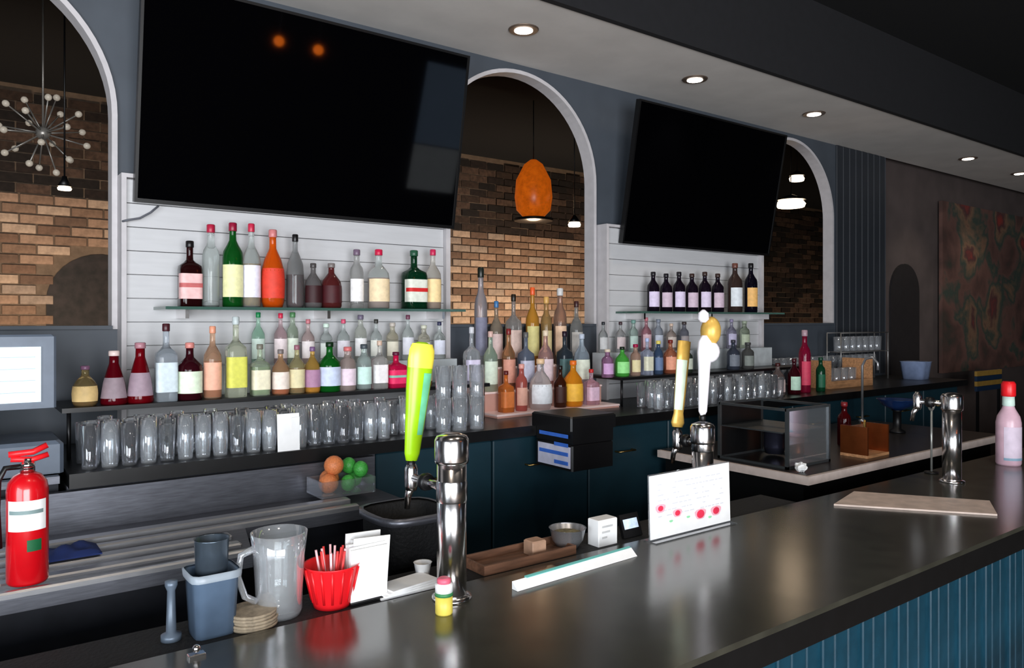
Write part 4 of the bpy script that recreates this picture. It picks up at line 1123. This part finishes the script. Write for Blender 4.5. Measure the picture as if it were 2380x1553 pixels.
t = thing('crumpled_napkin', 'crumpled white napkin near the peninsula corner', 'napkin', (x, 1.66, PZ+.0045))
random.seed(3)
m2 = MB().ball((0, 0, .018), .024, 12, 8, .75)
m2.v = [(a+random.uniform(-.004, .004), b+random.uniform(-.004, .004), max(0, c+random.uniform(-.004, .004))) for a, b, c in m2.v]; m2.smooth = [False]*len(m2.smooth)
m2.build('paper_ball', paper, t)
x = pt(2015, 1.70)
t = thing('copper_caddy', 'copper and wood bar caddy on the peninsula counter', 'caddy', (x, 1.71, PZ+.0045))
MB().box(-.09, .09, -.06, .06, 0, .012).build('base', wood, t)
for a in (-.09, .08): MB().box(a, a+.01, -.06, .06, .012, .13).build('side', cop, t)
MB().box(-.08, .08, .05, .06, .012, .12).build('back', woodd, t)
MB().tube([(0, 0, .012), (0, 0, .15)], .006, 8).build('post', brass, t)
x = pt(1962, 1.90)
bottle(x, 1.90, PZ+.0045, .2, .03, 'slim', (90, 12, 18), (120, 30, 34), (110, 20, 26), 'dark red bottle between glass cabinet and copper caddy', None)
x = pt(2085, 1.95)
t = thing('blue_bowl', 'dark blue bowl on a stand right of the copper caddy', 'bowl', (x, 1.95, PZ+.0045))
MB().lathe([(0, 0), (.04, 0), (.04, .008), (.02, .02), (.02, .11), (.03, .115)], 18).build('stand', blackp, t)
MB().lathe([(.02, .115), (.07, .14), (.095, .17), (.098, .172), (.09, .17), (.06, .145), (0, .13)], 24).build('bowl_body', mat('blue_glaze', (22, 44, 86), .2, vary=.1), t)
# tall chrome faucet pole on the peninsula
x = pt(2012, 2.25)
t = thing('gooseneck_faucet', 'slim steel gooseneck faucet on the peninsula counter', 'faucet', (x, 2.27, PZ+.0045))
MB().tube([(0, 0, .01), (0, 0, .32), (0, -.02, .36), (0, -.06, .37), (0, -.09, .34), (0, -.09, .30)], .007, 10).build('spout', steel, t)
MB().lathe([(.02, 0), (.02, .012), (.01, .018)], 16).build('base', steel, t)

# ------------------------------------------------------------------ right end of the bar
x, y = 3.43, 1.25
t = thing('syrup_bottle', 'white and pink bottle with red cap at the right edge', 'bottle', (x, y, BZ))
MB().lathe([(0, 0), (.042, 0), (.045, .008), (.045, .17), (.04, .195), (.024, .225), (.019, .24), (.018, .285)], 22).build('bottle_body', mat('pink_cream_glass', (206, 170, 184), .3, vary=.05), t)
MB().lathe([(.0455, .03), (.0455, .155)], 18, arc=(-pi, 0)).build('label_sheet', mat('label_lilac', (206, 190, 206), .6, vary=.05), t)
MB().lathe([(.0458, .022), (.0458, .032)], 18, arc=(-pi, 0)).build('blue_line', mat('label_blue', (130, 160, 180), .6), t)
MB().lathe([(.02, .235), (.0225, .24), (.021, .285)], 18).build('neck_wrap', mat('neck_mint', (200, 222, 212), .5), t)
MB().lathe([(.024, .275), (.026, .28), (.026, .325), (.02, .335)], 18).build('cap', redp, t)
# ring clip beside the far tower
x = XA(2165, 1.355)
t = thing('ring_holder', 'small grey ring on a thin stand left of the far beer tower', 'holder', (x, 1.355, BZ))
m2 = MB(); ring = []
for k in range(21):
    a = 2*pi*k/20; ring.append((.022*cos(a), 0, .262+.022*sin(a)))
m2.tube(ring, .004, 8).tube([(0, 0, .006), (0, 0, .24)], .004, 8); m2.build('ring_stand', mat('ring_grey', (170, 170, 164), .3, metal=.5), t)
MB().lathe([(0, 0), (.025, 0), (.025, .006), (0, .007)], 16).build('foot', blackp, t)
# framed striped board at the far right
x = XA(2352, 2.4)
t = thing('small_wall_board', 'small yellow and blue striped board at the right picture edge', 'board', (x, 2.6, CT))
yl = mat('board_yellow', (150, 116, 50), .6); bl = mat('board_blue', (16, 40, 66), .6)
zr = ZA(2352, 2.6, 900) - CT
for k in range(4):
    MB().box(-.12, .35, 0, .02, zr+.04*k, zr+.04*(k+1)-.002).build('stripe', yl if k % 2 else bl, t)
for a in (-.1, .3): MB().box(a, a+.02, .002, .018, -CT, zr).build('leg', blackp, t)

# thin grey cable from the left television
xl = XA(272, 2.93)
o = MB().tube([(.60, 2.862, E+.40), (.575, 2.862, E+.375), (.54, 2.858, E+.352), (.50, 2.858, E+.342), (.487, 2.868, E+.338)], .0035, 8).build('cable', mat('cable_grey', (90, 92, 100), .5))
tag(o, 'thin grey cable hanging from the lower left corner of large television', 'cable')
